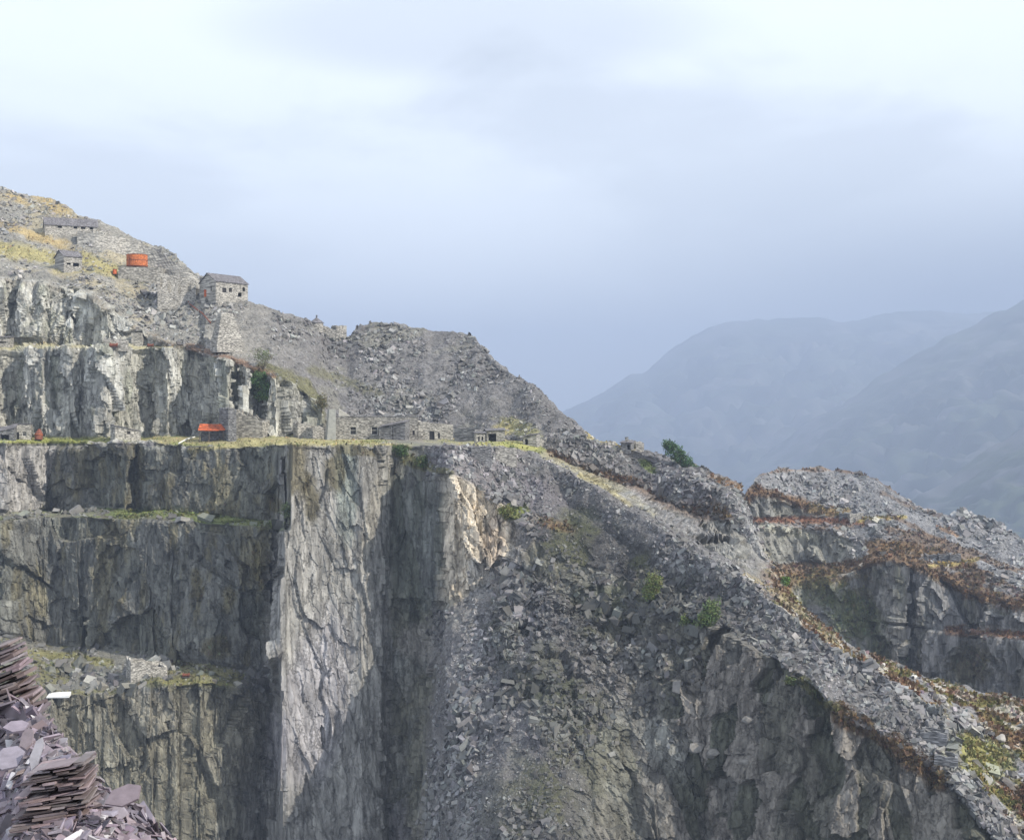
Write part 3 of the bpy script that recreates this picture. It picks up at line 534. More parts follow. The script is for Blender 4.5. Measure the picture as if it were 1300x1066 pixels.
mixc(strip([(955, 660), (1000, 660), (1060, 661), (1100, 663)], 4, .6), C3(.20, .10, .06)); mixc(strip([(1090, 661), (1120, 658), (1150, 656)], 2.5, .5), C3(.33, .27, .11)); mixc(strip([(970, 668), (1000, 672), (1040, 685)], 5, .9)*.8, C3(.36, .35, .28))
mixc(strip([(960, 600), (1000, 596), (1060, 595), (1110, 604), (1150, 630), (1190, 655)], 2.5, .8)*.8, C3(.19, .13, .09)); mixc(strip([(1120, 625), (1150, 640), (1180, 652)], 2.5, 1)*.6, HE)
mixc(strip([(1130, 655), (1160, 668), (1200, 690)], 3, .9)*.7, HE); mixc(strip([(1190, 668), (1215, 680)], 3, .9)*.7, C3(.26, .15, .07))
mixc(strip([(1110, 695), (1150, 697), (1190, 705), (1230, 715)], 9, .9), C3(.17, .11, .055)); mixc(strip([(1060, 722), (1104, 714), (1130, 706), (1171, 719), (1206, 738), (1235, 754), (1300, 770)], 8, .8), C3(.15, .095, .05)); mixc(strip([(1180, 718), (1215, 715), (1240, 710)], 2.5, .5), C3(.34, .27, .11))
mixc(strip([(1240, 725), (1300, 755)], 4, .9)*.6, HE); mixc(ell(1030, 735, 60, 14, jag=.9)*.9, C3(.17, .115, .05)); mixc(ell(1040, 750, 40, 20, jag=.9)*.6, C3(.14, .15, .055))
mixc(ell(1090, 780, 18, 40, jag=.9)*.8, C3(.12, .11, .05)); mixc(ell(1085, 790, 50, 26, jag=.9, ang=40)*.7, C3(.11, .13, .045)); mixc(ell(1230, 840, 24, 20, jag=.9)*.7, C3(.13, .11, .05)); mixc(ell(980, 750, 30, 20, jag=.9)*.8, HE)
mixc(strip([(1205, 800), (1250, 801), (1300, 806), (1400, 840)], 6, .6), C3(.20, .115, .065)); mixc(strip([(1225, 797), (1260, 797), (1300, 800)], 2.5, .5)*.8, C3(.30, .29, .27))
colr *= (1+.22*nz2+.10*nz1)[..., None]; colr = np.clip(colr, .02, .8)
F2q = sheet_faces(*V2.shape[:2]); isc = cw2[:-1, :-1] > .45
submesh('distant_cliff', V2, F2q, colr, np.clip(cw2, 0, 1), isc, M['rock'])
submesh('distant_spoil_hill', V2, F2q, colr, np.clip(cw2, 0, 1), ~isc, M['rock'])
gg2 = np.clip((colr[..., 0]-colr[..., 2])/np.maximum(colr[..., 0], .01)*2.4-.4, 0, 1)
tag(rubble('distant_rubble', V2, colr, .20, .3, 1.3, np.clip(1-cw2*1.5, 0, 1)*(1-.85*gg2), seed=31), kind='stuff')
tag(tufts('distant_heather', V2, colr, .14, .7, gg2, None, 32), kind='stuff')
G2 = dict(V=V2, PX=PX, PY=PY)
PX, PY, nz1, nz2, colr = PXs, PYs, n1s, n2s, cs_

# ------------------------------------------------------------------ mountains in the rain haze
def mountain(name, prof, D, depth, base, cc, seed, step=7):
    """a real hill: crest line at distance D, falling towards and away from us"""
    xs = np.arange(prof[0][0], prof[-1][0]+1, step, dtype=float); yy = I(prof, xs)
    q = np.stack([xs, xs*0, xs*0], -1); yy = yy+fbm(q, 60, 4, seed)*5
    top = P(xs, yy, np.full(len(xs), float(D))); n = 150; rows = []
    for j in range(-18, n+1):
        t = j/n
        if j < 0: z = top[:, 2]-(top[:, 2]-base)*min(1, -t*2.2); y = top[:, 1]-t*depth*1.5; x = top[:, 0]*(1-t*.3)
        else: z = top[:, 2]-(top[:, 2]-base)*(t**.95); y = top[:, 1]-t*depth; x = top[:, 0]*(1-t*.12)
        rows.append(np.stack([x, y, z], -1))
    G = np.array(rows); nn = normals(G); tt = np.clip(np.abs(np.arange(-18, n+1))/n*4, .12, 1)[:, None]
    rel = ((1-2*abs(fbm(G, D*.035, 7, seed+10, .66)))*D*.010*np.clip(tt, .0, 1)*(G[..., 2] > -400))
    G = G+nn*rel[..., None]; k1 = fbm(G, D*.03, 4, seed+20)
    c = np.zeros(G.shape, np.float32)+C3(*cc); c = c*(1+.6*k1)[..., None]; m = sst(0, .5, fbm(G, D*.02, 4, seed+30))[..., None]; c = c*(1-m)+C3(.10, .10, .095)*m
    o = mesh_np(name, G, sheet_faces(*G.shape[:2]).reshape(-1, 4), M['far'], np.clip(c, .01, .5).reshape(-1, 3), np.zeros(G.shape[:2]), smooth=True)
    return tag(o, kind='structure')
mountain('mountain', [(1000, 760), (1060, 720), (1130, 665), (1165, 632), (1200, 612), (1250, 574), (1300, 545), (1380, 500), (1500, 440), (1750, 380), (2100, 330)], 3100, 1700, -420, (.055, .07, .035), 500)
mountain('mountain', [(500, 720), (700, 690), (800, 665), (880, 625), (930, 600), (985, 570), (1040, 530), (1090, 500), (1150, 462), (1200, 432), (1300, 380), (1400, 365), (1600, 360), (1900, 360), (2200, 360)], 5300, 3500, -420, (.05, .06, .04), 520)
mountain('mountain', [(200, 620), (560, 600), (660, 560), (715, 526), (742, 514), (770, 500), (800, 478), (818, 474), (838, 455), (858, 437), (880, 424), (930, 410), (990, 404), (1080, 400), (1200, 398), (1500, 396), (1900, 396)], 8200, 3600, -420, (.05, .06, .045), 540)
gv = np.array([[x, y, -415.0] for y in (-900, 0, 1500, 4500, 11300) for x in (-11500, -2500, 0, 2500, 11500)]).reshape(5, 5, 3)[::-1]
tag(mesh_np('valley_ground', gv, sheet_faces(5, 5).reshape(-1, 4), M['far'], np.full((25, 3), .06), np.zeros(25)), kind='structure')
# ------------------------------------------------------------------ finding the ground
def at(x, y, G=GRID):
    for r in (1.5, 3, 6, 12):
        m = (abs(G['PX']-x) < r) & (abs(G['PY']-y) < r)
        if m.any():
            v = G['V'][m]; return v[np.argmin(v[:, 1])]
def gz(X, Y, zref, G=GRID, r=1.3):
    V_ = G['V']; m = (abs(V_[..., 0]-X) < r) & (abs(V_[..., 1]-Y) < r*1.5)
    if not m.any(): return zref
    z = V_[..., 2][m]; return float(z[np.argmin(abs(z-zref))])
def empty(name, loc, label, cat, group=None, yaw=0):
    o = bpy.data.objects.new(name, None); o.location = [float(c) for c in loc]; o.rotation_euler = (0, 0, yaw); o.empty_display_size = 1
    col.objects.link(o); return tag(o, label, cat, group)
class MB:
    """collects boxes and tubes; build() links them as one object"""
    def __init__(s): s.v = []; s.f = []
    def hexa(s, c8):
        b = len(s.v); s.v += [tuple(c) for c in c8]
        s.f += [(b, b+3, b+2, b+1), (b+4, b+5, b+6, b+7), (b, b+1, b+5, b+4), (b+1, b+2, b+6, b+5), (b+2, b+3, b+7, b+6), (b+3, b, b+4, b+7)]
    def box(s, x0, x1, y0, y1, z0, z1): s.hexa([(x0, y0, z0), (x1, y0, z0), (x1, y1, z0), (x0, y1, z0), (x0, y0, z1), (x1, y0, z1), (x1, y1, z1), (x0, y1, z1)])
    def slab(s, c, size, M3, j=0):
        pts = []
        for (a, b_, d) in ((-1, -1, -1), (1, -1, -1), (1, 1, -1), (-1, 1, -1), (-1, -1, 1), (1, -1, 1), (1, 1, 1), (-1, 1, 1)):
            p = Vector((a*size[0]/2*(1+random.uniform(-j, j)), b_*size[1]/2*(1+random.uniform(-j, j)), d*size[2]/2*(1+random.uniform(-j, j)))); pts.append(tuple(Vector(c)+M3 @ p))
        s.hexa(pts)
    def tube(s, p0, p1, r0, r1, n=8, cap=True):
        p0, p1 = Vector(p0), Vector(p1); a = (p1-p0).normalized(); u = a.orthogonal().normalized(); w = a.cross(u); b = len(s.v)
        for p, r in ((p0, r0), (p1, r1)):
            for k in range(n): s.v.append(tuple(p+(u*math.cos(2*math.pi*k/n)+w*math.sin(2*math.pi*k/n))*r))
        for k in range(n): s.f.append((b+k, b+(k+1) % n, b+n+(k+1) % n, b+n+k))
        if cap: s.f.append(tuple(b+k for k in reversed(range(n)))); s.f.append(tuple(b+n+k for k in range(n)))
    def build(s, name, mat, parent=None, colr=None):
        me = bpy.data.meshes.new(name); me.from_pydata(s.v, [], s.f); me.update(); me.materials.append(mat)
        if colr is not None:
            a = me.attributes.new('Col', 'FLOAT_COLOR', 'POINT'); c = np.ones((len(s.v), 4), np.float32); c[:, :3] = colr; a.data.foreach_set('color', c.ravel())
        o = bpy.data.objects.new(name, me); col.objects.link(o)
        if parent: o.parent = parent
        return o
def wall(L, hf, t, opens=(), rag=0, T=Matrix.Identity(4), z0=-3.2, cell=.7):
    """masonry wall, x 0..L, y 0..t, height profile hf(x); opens = (x, w, z, h)"""
    m = MB(); cuts = {0, L}; n = max(1, int(L/cell))
    for k in range(1, n): cuts.add(L*k/n)
    for (x, w_, z, h) in opens: cuts |= {x, x+w_}
    cuts = sorted(c for c in cuts if -1e-6 <= c <= L+1e-6); cc = [cuts[0]]
    for c in cuts[1:]:
        if c-cc[-1] > .03: cc.append(c)
    hts = [max(.2, hf(c)+random.uniform(-rag, rag*.4)) for c in cc]
    for a, b, ha, hb in zip(cc[:-1], cc[1:], hts[:-1], hts[1:]):
        zs = [z0]; mid = (a+b)/2
        for (x, w_, z, h) in sorted(opens, key=lambda q: q[2]):
            if x-1e-4 < mid < x+w_+1e-4: zs += [z, z+h]
        zs.append(None)
        for q in range(0, len(zs), 2):
            lo, hi = zs[q], zs[q+1]; ta, tb = (ha, hb) if hi is None else (min(hi, ha), min(hi, hb))
            if ta <= lo+.02 or tb <= lo+.02: continue
            m.hexa([T @ Vector(p) for p in ((a, 0, lo), (b, 0, lo), (b, t, lo), (a, t, lo), (a, 0, ta), (b, 0, tb), (b, t, tb), (a, t, ta))])
    return m
def building(label, cat, px0, px1, py, hpx, depth, yaw, roof=None, opens=(), rag=.15, mat='stone', roofmat='roof', rise=.3, h2=None, G=GRID, name='stone_hut', group=None, fr=(), mono=0, sides=True, left_open=(), dd=0, sink=.0, right_open=(), rp=None):
    """front wall from px0 to px1, foot at py, hpx pixels high; opens in pixels (x, w, z, h)"""
    g = at(*(rp or ((px0+px1)/2, py)), G); d = float(g[1])+dd; k = d/F; yaw = math.radians(yaw); L = (px1-px0)*k/math.cos(yaw); h = hpx*k
    zt = P((px0+px1)/2, py, d)[2]; base = P(px0, py, d-L/2*math.sin(yaw)); base[2] = zt
    if dd > 0: q_ = P((px0+px1)/2, py, d); base[2] = gz(q_[0], q_[1], gz(q_[0], q_[1]-dd*.5, zt, G), G)
    zb = -.9 if dd >= 0 and G is GRID else -3.2
    o = empty(name, (base[0], base[1], base[2]-sink), label, cat, group, yaw); t = .45
    s_ = L/(px1-px0); op = [(x*s_, w_*s_, z*k, hh*k) for (x, w_, z, hh) in opens]
    hb = h2*k if h2 is not None else h
    hf = lambda x: h+(hb-h)*x/L
    wall(L, hf, t, op, rag if roof is None else .02, z0=zb).build('wall', M[mat], o)
    if sides:
        R90 = Matrix.Rotation(math.pi/2, 4, 'Z')
        back_drop = mono*k
        def side(x, hh, opn):
            T = Matrix.Translation((x, t, 0)) @ R90; Ls = depth-2*t
            if roof == 'gable': f = lambda s: hh+rise*depth*(1-abs(s+t-depth/2)/(depth/2))
            else: f = lambda s: hh+back_drop*(s+t)/depth
            return wall(Ls, f, t, opn, rag if roof is None else .0, T, cell=.4, z0=zb)
        side(t, h, [(x*k, w_*k, z*k, q*k) for (x, w_, z, q) in left_open]).build('wall', M[mat], o); side(L, hb, [(x*k, w_*k, z*k, q*k) for (x, w_, z, q) in right_open]).build('wall', M[mat], o)
        wall(L, lambda x: hf(x)+back_drop, t, (), rag if roof is None else .02, Matrix.Translation((0, depth-t, 0)), z0=zb).build('wall', M[mat], o)
    e = .25; th = .14
    def plane(y0, z0a, z0b, y1, z1a, z1b):
        m = MB(); n = max(3, int(L/1.2))
        for q in range(n):
            xa, xb = -e+(L+2*e)*q/n, -e+(L+2*e)*(q+1)/n-.01; fa, fb = (xa+e)/(L+2*e), (xb+e)/(L+2*e); j = random.uniform(0, .05)
            A = (xa, y0, z0a+(z0b-z0a)*fa+j); B_ = (xb, y0, z0a+(z0b-z0a)*fb+j); C_ = (xb, y1, z1a+(z1b-z1a)*fb+j); D_ = (xa, y1, z1a+(z1b-z1a)*fa+j)
            m.hexa([A, B_, C_, D_]+[(p[0], p[1], p[2]+th) for p in (A, B_, C_, D_)])
        return m
    if roof == 'gable':
        r = rise*depth; s0 = r/(depth/2)
        plane(-e, h-e*s0+.02, hb-e*s0+.02, depth/2-.01, h+r+.02, hb+r+.02).build('roof', M[roofmat], o)
        plane(depth/2+.01, h+r+.02, hb+r+.02, depth+e, h-e*s0+.02, hb-e*s0+.02).build('roof', M[roofmat], o)
    elif roof == 'mono':
        bd = mono*k; plane(-e, h+.02, hb+.02, depth+e, h+bd+.02, hb+bd+.02).build('roof', M[roofmat], o)
    for (x, w_, z, hh, kind) in fr:
        x, w_, z, hh = x*s_, w_*s_, z*k, hh*k
        if kind == 'door':
            m = MB(); m.box(x+.02, x+w_-.02, .28, .33, z, z+hh-.02); m.build('door', M['dark'], o)
        else:
            m = MB(); b_ = .10
            m.box(x, x+b_, .18, .27, z, z+hh); m.box(x+w_-b_, x+w_, .18, .27, z, z+hh); m.box(x+b_, x+w_-b_, .18, .27, z, z+b_); m.box(x+b_, x+w_-b_, .18, .27, z+hh-b_, z+hh); m.box(x+b_, x+w_-b_, .20, .25, z+hh*.55, z+hh*.55+.07)
            f = m.build('window', M['pale' if kind == 'pale' else 'timber'], o)
            p = MB(); p.box(x+b_, x+w_-b_, .29, .31, z+b_, z+hh-b_); p.build('pane', M['dark'], f)
    return o, L, h, k
def lintel(o, k, L, x, w_, z, px):
    s = L/px; m = MB(); m.box(x*s-.2, (x+w_)*s+.2, -.05, .25, z*k+.01, z*k+.22); m.build('lintel', M['timber'], o)

# --- upper works
o, L, h, k = building('long low slate-roofed shed high on the hillside, the uppermost building', 'shed', 57, 116, 290.5, 4, 6.5, 22, 'gable', [(14, 5, .4, 2.4), (32, 4, .3, 2.6), (40, 5, .3, 2.6), (50, 4, .3, 2.8)], rise=.36, mat='stone_pale', name='slate_shed', dd=-3)
building('roofless broken shed walls at the right end of the uppermost long shed', 'ruin', 118, 137, 296, 4.5, 5, 24, None, [(3, 4, 0, 3), (11, 3, 1, 2.5)], rag=.7, mat='stone_pale', name='ruined_shed')
building('small slate hut with a dark gable end beside the upper yellow grass', 'hut', 81, 99, 338, 12, 5.6, 42, 'gable', [(3, 4, 1.5, 2.5), (9, 6, 0, 4.5)], rise=.30, dd=-4)
# tank on its stone base
g = at(174, 341); d = float(g[1]); k = d/F
tank_base = P(174, 338.5, d-1)
o = empty('storage_tank', tank_base, 'round orange rusted metal tank on a pale stone platform', 'tank'); r = 13*k; ht = 15*k
m = MB(); m.tube((0, 0, 0), (0, 0, ht), r, r, 32); m.build('tank_shell', M['rust'], o)
for z in (.02, .5, .98):
    m = MB(); m.tube((0, 0, ht*z-.06), (0, 0, ht*z+.08), r+.06, r+.06, 32); m.build('rim', M['redrust'], o)
m = MB()
for s in (-.2, .2): m.box(-r*.5+s-.03, -r*.5+s+.03, -r*.93-.10, -r*.93-.04, 0, ht)
for q in range(9): m.box(-r*.5-.2, -r*.5+.2, -r*.93-.09, -r*.93-.05, ht*(q+.5)/9, ht*(q+.5)/9+.04)
m.build('ladder', M['redrust'], o)
building('pale drystone platform under the round orange tank', 'platform', 150, 204, 352, 13, 9, 4, None, rag=.12, mat='drystone', name='stone_platform', dd=-1.5)
building('roofless mill wall with tall openings just left of the roofed mill', 'ruin', 200, 246, 377, 30, 8, 14, None, [(3, 3, 12, 12), (12, 4, 6, 16), (24, 4, 4, 18), (36, 4, 8, 14)], rag=.5, mat='stone_pale', h2=23, name='ruined_mill', dd=-5, left_open=[(8, 5, 3, 8)])
o, L, h, k = building('large stone mill with an intact slate roof at the edge of the upper hillside', 'mill', 274, 309, 377, 19, 9.5, 38, 'gable', [(7, 4.5, 5, 6), (14, 3.5, 6, 5), (24, 4, 1, 5), (29, 3, 8, 5)], rise=.24, mat='stone_pale', name='stone_mill', h2=17, dd=-2, fr=[(7, 4.5, 5, 6, 't'), (14, 3.5, 6, 5, 't')], left_open=[(9, 4, 7, 6)])
o = empty('oil_drum', at(266, 375)+np.array([-.2, -2.5, .6]), 'orange drum outside the gable of the roofed mill', 'drum'); m = MB(); m.tube((0, 0, -.9), (0, 0, .8), .5, .5, 16); b_ = m.build('drum_body', M['orange'], o); m = MB(); m.tube((0, 0, .8), (0, 0, .88), .55, .55, 16); m.build('rim', M['redrust'], o)
o = empty('oil_drum', at(148, 345)+np.array([0, -1.5, 0]), 'orange drum in the yellow grass left of the round tank', 'drum'); m = MB(); m.tube((0, 0, -.5), (0, 0, .7), .55, .55, 16); m.build('drum_body', M['orange'], o); m = MB(); m.tube((0, 0, .7), (0, 0, .78), .6, .6, 16); m.build('rim', M['redrust'], o)
# great pale retaining wall of the incline
n = 60; xs = np.linspace(98, 256, n); yt = I([(98, 294), (130, 297), (175, 306), (205, 322), (235, 342), (256, 356)], xs); yb = I([(98, 318), (125, 324), (160, 338), (200, 352), (256, 368)], xs)
dm = np.array([float(at(x, (a+b)/2)[1]) for x, a, b in zip(xs, yt, yb)]); dm = blur(dm, 6, 0)
rows = []
for j in range(25):
    f = j/24; rows.append(P(xs, yt*(1-f)+yb*f, dm+2.5-8*f))
Gm = np.array(rows); Gm = Gm+np.stack([0*Gm[..., 0], fbm(Gm, 1.5, 3, 700)*.25, 0*Gm[..., 0]], -1)
back = Gm[0:1]+np.array([0, 9., -.5]); bot = Gm[-1:]+np.array([0, -.5, -5.]); Gm = np.concatenate([back, Gm, bot])
tag(mesh_np('retaining_wall', Gm, sheet_faces(*Gm.shape[:2]).reshape(-1, 4), M['drystone']), 'great pale sloping drystone wall behind the round orange tank', 'retaining wall')
for (a, ya, b, yb2, hh, lb_) in ((171, 309, 180, 311, 4, 'dark low wall stub on the hill crest, the left one above the pale wall'), (188, 312, 204, 322, 7, 'dark rubble wall on the hill crest, right of the crest stub')):
    building(lb_, 'wall', a, b, max(ya, yb2), hh, 3, 12, None, rag=.6, mat='stone_dark', name='ruined_wall', sides=False, dd=-1)

# --- stone buttress on the slope
g = at(290, 441); d = float(g[1])+1.2; k = d/F
o = empty('stone_buttress', P(288, 437, d-.8), 'tall tapering slate buttress with a shaded left face on the spoil slope', 'buttress')
def taper(w0, w1, d0, d1, h, lean, n=16):
    rows = []
    V_ = MB()
    for q in range(n):
        a, b = q/n, (q+1)/n; f = lambda t: (w0+(w1-w0)*t, d0+(d1-d0)*t, lean*t)
        wa, da, la = f(a); wb = wa*.995; j = random.uniform(-.08, .08)
        V_.hexa([(la-wa/2+j, -da/2+j, h*a), (la+wa/2, -da/2+j, h*a), (la+wa/2, da/2, h*a), (la-wa/2+j, da/2, h*a), (la-wb/2+j, -da/2+.05+j, h*b-.02), (la+wb/2, -da/2+.05+j, h*b-.02), (la+wb/2, da/2, h*b-.02), (la-wb/2+j, da/2, h*b-.02)])
    V_.box(-w0/2, w0/2, -d0/2, d0/2, -2, 0); return V_
o.rotation_euler = (0, 0, math.radians(28)); taper(34*k, 14*k, 6, 3, 39*k, -2*k).build('masonry', M['stone_pale'], o)
# --- round hut with pointed roof on the crest
g = at(402, 416); d = float(g[1])+.5; k = d/F
o = empty('round_hut', P(402, 415, d), 'round stone hut with a conical roof and finial on the skyline', 'hut')
m = MB(); m.tube((0, 0, -1.5), (0, 0, 5*k), 8.5*k, 8.5*k, 20); m.build('wall', M['stone'], o)
m = MB(); m.tube((0, 0, 5*k), (0, 0, 11.5*k), 9.6*k, 1.2*k, 20); rf = m.build('roof', M['roof'], o); m = MB(); m.tube((0, 0, 11.3*k), (0, 0, 15*k), .9*k, 1.1*k, 8); m.build('finial', M['stone_dark'], rf)
building('low ragged wall linking the round hut to the square stub on the skyline', 'wall', 408, 428, 428, 15, 4, 10, None, rag=.6, mat='stone', name='ruined_wall', h2=11, sides=False)
building('square flat-topped stone tower stub in the notch of the skyline', 'tower', 427, 439, 430, 17, 3.0, 35, None, rag=.2, mat='stone', name='tower_stub')
building('low dark-windowed hut half buried in the slope below the tower stub', 'hut', 415, 424, 444, 7, 2.5, 12, None, [(1.5, 2, 1, 4), (5.5, 2, 1, 4)], rag=.3, mat='stone_dark')
# --- terrace of the upper gallery
building('low grey block hut at the left end of the upper terrace', 'hut', -14, 11, 439.5, 11, 4, 6, 'mono', [(12, 9, 4, 2)], mono=2, mat='stone')
building('pale rendered shed remains on the upper terrace beside rusty machinery', 'shed', 131, 160, 440.5, 12, 3, 10, None, [(8, 6, 0, 7)], h2=9, rag=.3, mat='stone_pale')
def winch(x, y, s, label, G=GRID):
    g = at(x, y, G); k = float(g[1])/F*s; o = empty('rusty_winch', g+np.array([0, -.6, 0]), label, 'winch', 'rusty winches left on the terraces')
    m = MB(); m.tube((-1*k*4, 0, k*3.4), (k*4, 0, k*3.4), k*2.2, k*2.2, 14); m.build('drum', M['redrust'], o)
    for sx_ in (-4.4, 4.4):
        m = MB(); m.tube((sx_*k-.06, 0, k*3.4), (sx_*k+.06, 0, k*3.4), k*3.2, k*3.2, 18); m.build('flange', M['redrust'], o)
    m = MB(); m.box(-k*6, k*6, -k*2, -k*1.4, 0, k); m.box(-k*6, k*6, k*1.4, k*2, 0, k); m.box(-k*6, -k*5.4, -k*2, k*2, k, k*3.6); m.box(k*5.4, k*6, -k*2, k*2, k, k*3.6); m.build('frame', M['timber'], o)
winch(145, 440.5, .95, 'dark red winch in front of the pale shed on the upper terrace')
winch(192, 441, .7, 'small rusted winch at the broken end of the upper terrace')
winch(236, 857, .85, 'red rusted winch on the lowest terrace right of the square hut')
o = empty('concrete_block', at(172, 436), 'pale squared block below the top cliff at the end of the upper terrace', 'block'); m = MB()
for q in range(4): m.box(-.9-.02*q, 1.9-.15*q, -1+.03*q, 1.2, -.8+q*.9, .08+q*.9)
m.build('masonry', M['stone_pale'], o)

# --- terrace of the main gallery
o, L, h, k = building('small pale flat-roofed hut at the left end of the main terrace', 'hut', 17, 37, 559, 21, 3.6, 16, 'mono', [(3.5, 3, 0, 11), (10, 5, 6, 5.5)], fr=[(10, 5, 6, 5.5, 'pale'), (3.5, 3, 0, 11, 'door')], mono=-.5, mat='stone_pale', dd=5)
building('low dark lean-to against the left side of the pale flat-roofed hut', 'lean-to', -12, 16, 559, 8, 3.2, 10, 'mono', [(12, 10, 0, 7)], mono=5, mat='stone_dark', h2=15, name='lean_to', dd=5)
g = at(52, 557); k = float(g[1])/F; o = empty('rusty_hopper', g+np.array([0, -1.2, 0]), 'upright red rusted hopper against the cliff between the two terrace huts', 'hopper')
m = MB(); m.tube((0, 0, .1), (0, .3, 8*k), 4.8*k, 5.0*k, 12); m.tube((0, .3, 8*k), (0.05, .5, 14*k), 5.0*k, 1.4*k, 12); m.build('body', M['redrust'], o); m = MB(); m.tube((0, .1, 6*k), (0, .14, 6.8*k), 5.3*k, 5.3*k, 12); m.build('rim', M['rust'], o)
building('slate hut with one tiny square window on the main terrace', 'hut', 146, 174, 562, 21, 4.2, 30, 'mono', [(13, 4, 10, 4)], fr=[(13, 4, 10, 4, 't')], mono=1, mat='stone_pale', h2=13, dd=5)
# orange tin roofed shelter
g = at(270, 560); k = float(g[1])/F; o = empty('tin_shelter', P(270, 558, float(g[1])+3), 'open shelter with a bright orange rusted tin roof on the main terrace', 'shelter', None, math.radians(5))
m = MB(); nn_ = 44
for q in range(nn_):
    xa, xb = (-17+34*q/nn_)*k, (-17+34*(q+1)/nn_)*k; zz = .05 if q % 2 else 0; sag = lambda x: -.10*math.cos(x/(17*k)*1.57)
    m.hexa([(xa, -2, 12*k+zz+sag(xa)), (xb, -2, 12*k+zz+sag(xb)), (xb, 1.2, 20*k+zz+sag(xb)), (xa, 1.2, 20*k+zz+sag(xa)), (xa, -2, 12*k+zz+.05+sag(xa)), (xb, -2, 12*k+zz+.05+sag(xb)), (xb, 1.2, 20*k+zz+.05+sag(xb)), (xa, 1.2, 20*k+zz+.05+sag(xa))])
m.build('roof', M['orange'], o)
for sx_ in (-15, -3, 15):
    m = MB(); m.box(sx_*k-.08, sx_*k+.08, -1.85, -1.7, -.5, 12.1*k); m.build('post', M['timber'], o)
m = MB(); m.box(-16*k, 16*k, 1.0, 1.3, -.8, 17.5*k); m.build('wall', M['stone_dark'], o)
building('tall ragged drystone pier with a dark left face beside the orange roof', 'pier', 290, 299, 562, 44, 6.5, 30, None, rag=.35, mat='stone_dark', name='drystone_pier', h2=42, dd=3)
building('high drystone ruin wall behind the drystone pier', 'ruin', 300, 334, 557, 36, 5, -8, None, [], rag=.5, mat='drystone', name='ruined_wall', h2=22, dd=9)
building('stepped drystone wall left of the concrete pillar on the main terrace', 'wall', 378, 411, 557, 21, 4, 24, None, rag=.25, mat='stone', name='ruined_wall', h2=15, dd=14)
g = at(420, 558); d = float(g[1]); k = d/F; o = empty('concrete_pillar', P(420, 556, d+9), 'plain grey upright slab at the left corner of the long building', 'pillar', None, math.radians(18)); m = MB(); m.hexa([(-6.5*k, -1.2, -1), (5.5*k, -1.2, -1), (5.5*k, 1.2, -1), (-6.5*k, 1.2, -1), (-3*k, -1, 38*k), (5.5*k, -1, 38*k), (5.5*k, 1, 38*k), (-3*k, 1, 38*k)]); m.build('slab', plain_mat('render', (.27, .275, .26), .8, .2, 1.5, .2), o)
M['pale_render'] = plain_mat('pale_render', (.48, .46, .40), .8, .2, 1.5, .2)
o = empty('gable_stub', P(437, 531, d+19), 'cream rendered gable stub rising behind the left end of the long building', 'gable'); m = MB(); m.hexa([(-7*k, -.3, -4), (10*k, -.3, -4), (10*k, .3, -4), (-7*k, .3, -4), (-7*k, -.3, 13*k), (10*k, -.3, 2*k), (10*k, .3, 2*k), (-7*k, .3, 13*k)]); m.build('render_panel', M['pale_render'], o)
o, L, h, k = building('long roofless slate building with two windows on the main terrace', 'mill', 421, 530, 557.5, 28, 6, 3, None, [(23, 8, 5.5, 10), (50, 8, 5.5, 10), (95, 3, 5, 5), (102, 3, 5, 6)], fr=[(23, 8, 5.5, 10, 'pale'), (50, 8, 5.5, 10, 'pale'), (95, 3, 5, 5, 't'), (102, 3, 5, 6, 't')], rag=.06, mat='stone', name='long_building', dd=12)
m = MB(); m.box(-.15, L+.1, -.12, .55, h+.02, h+.22); m.build('coping', M['stone_dark'], o)
building('dark lean-to with a sloping top against the front of the long building', 'lean-to', 481, 515, 558.5, 15, 3.2, -14, 'mono', [(17.5, 1.2, 0, 17)], mono=3, mat='stone_dark', h2=22, name='lean_to', dd=8, rp=(475.5, 557.5))
building('low ragged wall with a dark doorway left of the gabled house', 'ruin', 531, 575, 559, 24, 4, 2, None, [(14, 6.5, 0, 11), (25, 2.5, 2, 7), (6, 2.5, 4, 5)], fr=[(14, 6.5, 0, 11, 'door'), (25, 2.5, 2, 7, 'door')], rag=.25, mat='stone_pale', h2=19, name='ruined_wall', dd=8)
building('grey gabled house end facing the pit in the middle of the main terrace', 'house', 577, 603, 559.5, 17, 6, -22, None, [], rag=.0, mat='stone_dark', name='gabled_house', dd=4, h2=15)
building('narrow outhouse with two slit windows joined to the gabled house', 'outhouse', 604, 616, 559, 13, 4, 6, 'mono', [(3, 2, 3, 6), (7.5, 2, 3, 6)], fr=[(3, 2, 3, 6, 'door'), (7.5, 2, 3, 6, 'door')], mono=1, mat='stone_pale', name='outhouse', dd=4)
building('open-fronted shed with a black opening right of the slit-windowed outhouse', 'shed', 618, 641, 560, 13, 5, 4, 'mono', [(1, 11, 0, 10)], mono=2, mat='stone', name='open_shed', h2=14, dd=3)
building('small flat-roofed hut with a black doorway at the right end of the terrace row', 'hut', 664, 681, 564.5, 10, 4, -12, 'mono', [(2.5, 3.5, 0, 7)], mono=1, mat='stone', h2=13, right_open=[])
building('pale tumbled wall right of the slab-roofed hut', 'wall', 682, 694, 565, 9, 2, 16, None, rag=.7, mat='stone_pale', name='ruined_wall', sides=False)
building('square drystone revetment below the open-fronted shed, the left one', 'revetment', 598, 624, 580, 13, 2.5, 6, None, rag=.2, mat='stone_dark', name='revetment_wall', dd=-1)
building('tall drystone revetment below the open-fronted shed, the right one', 'revetment', 629, 656, 582, 17, 2.5, 10, None, rag=.4, mat='stone', name='revetment_wall', h2=13, dd=-1)
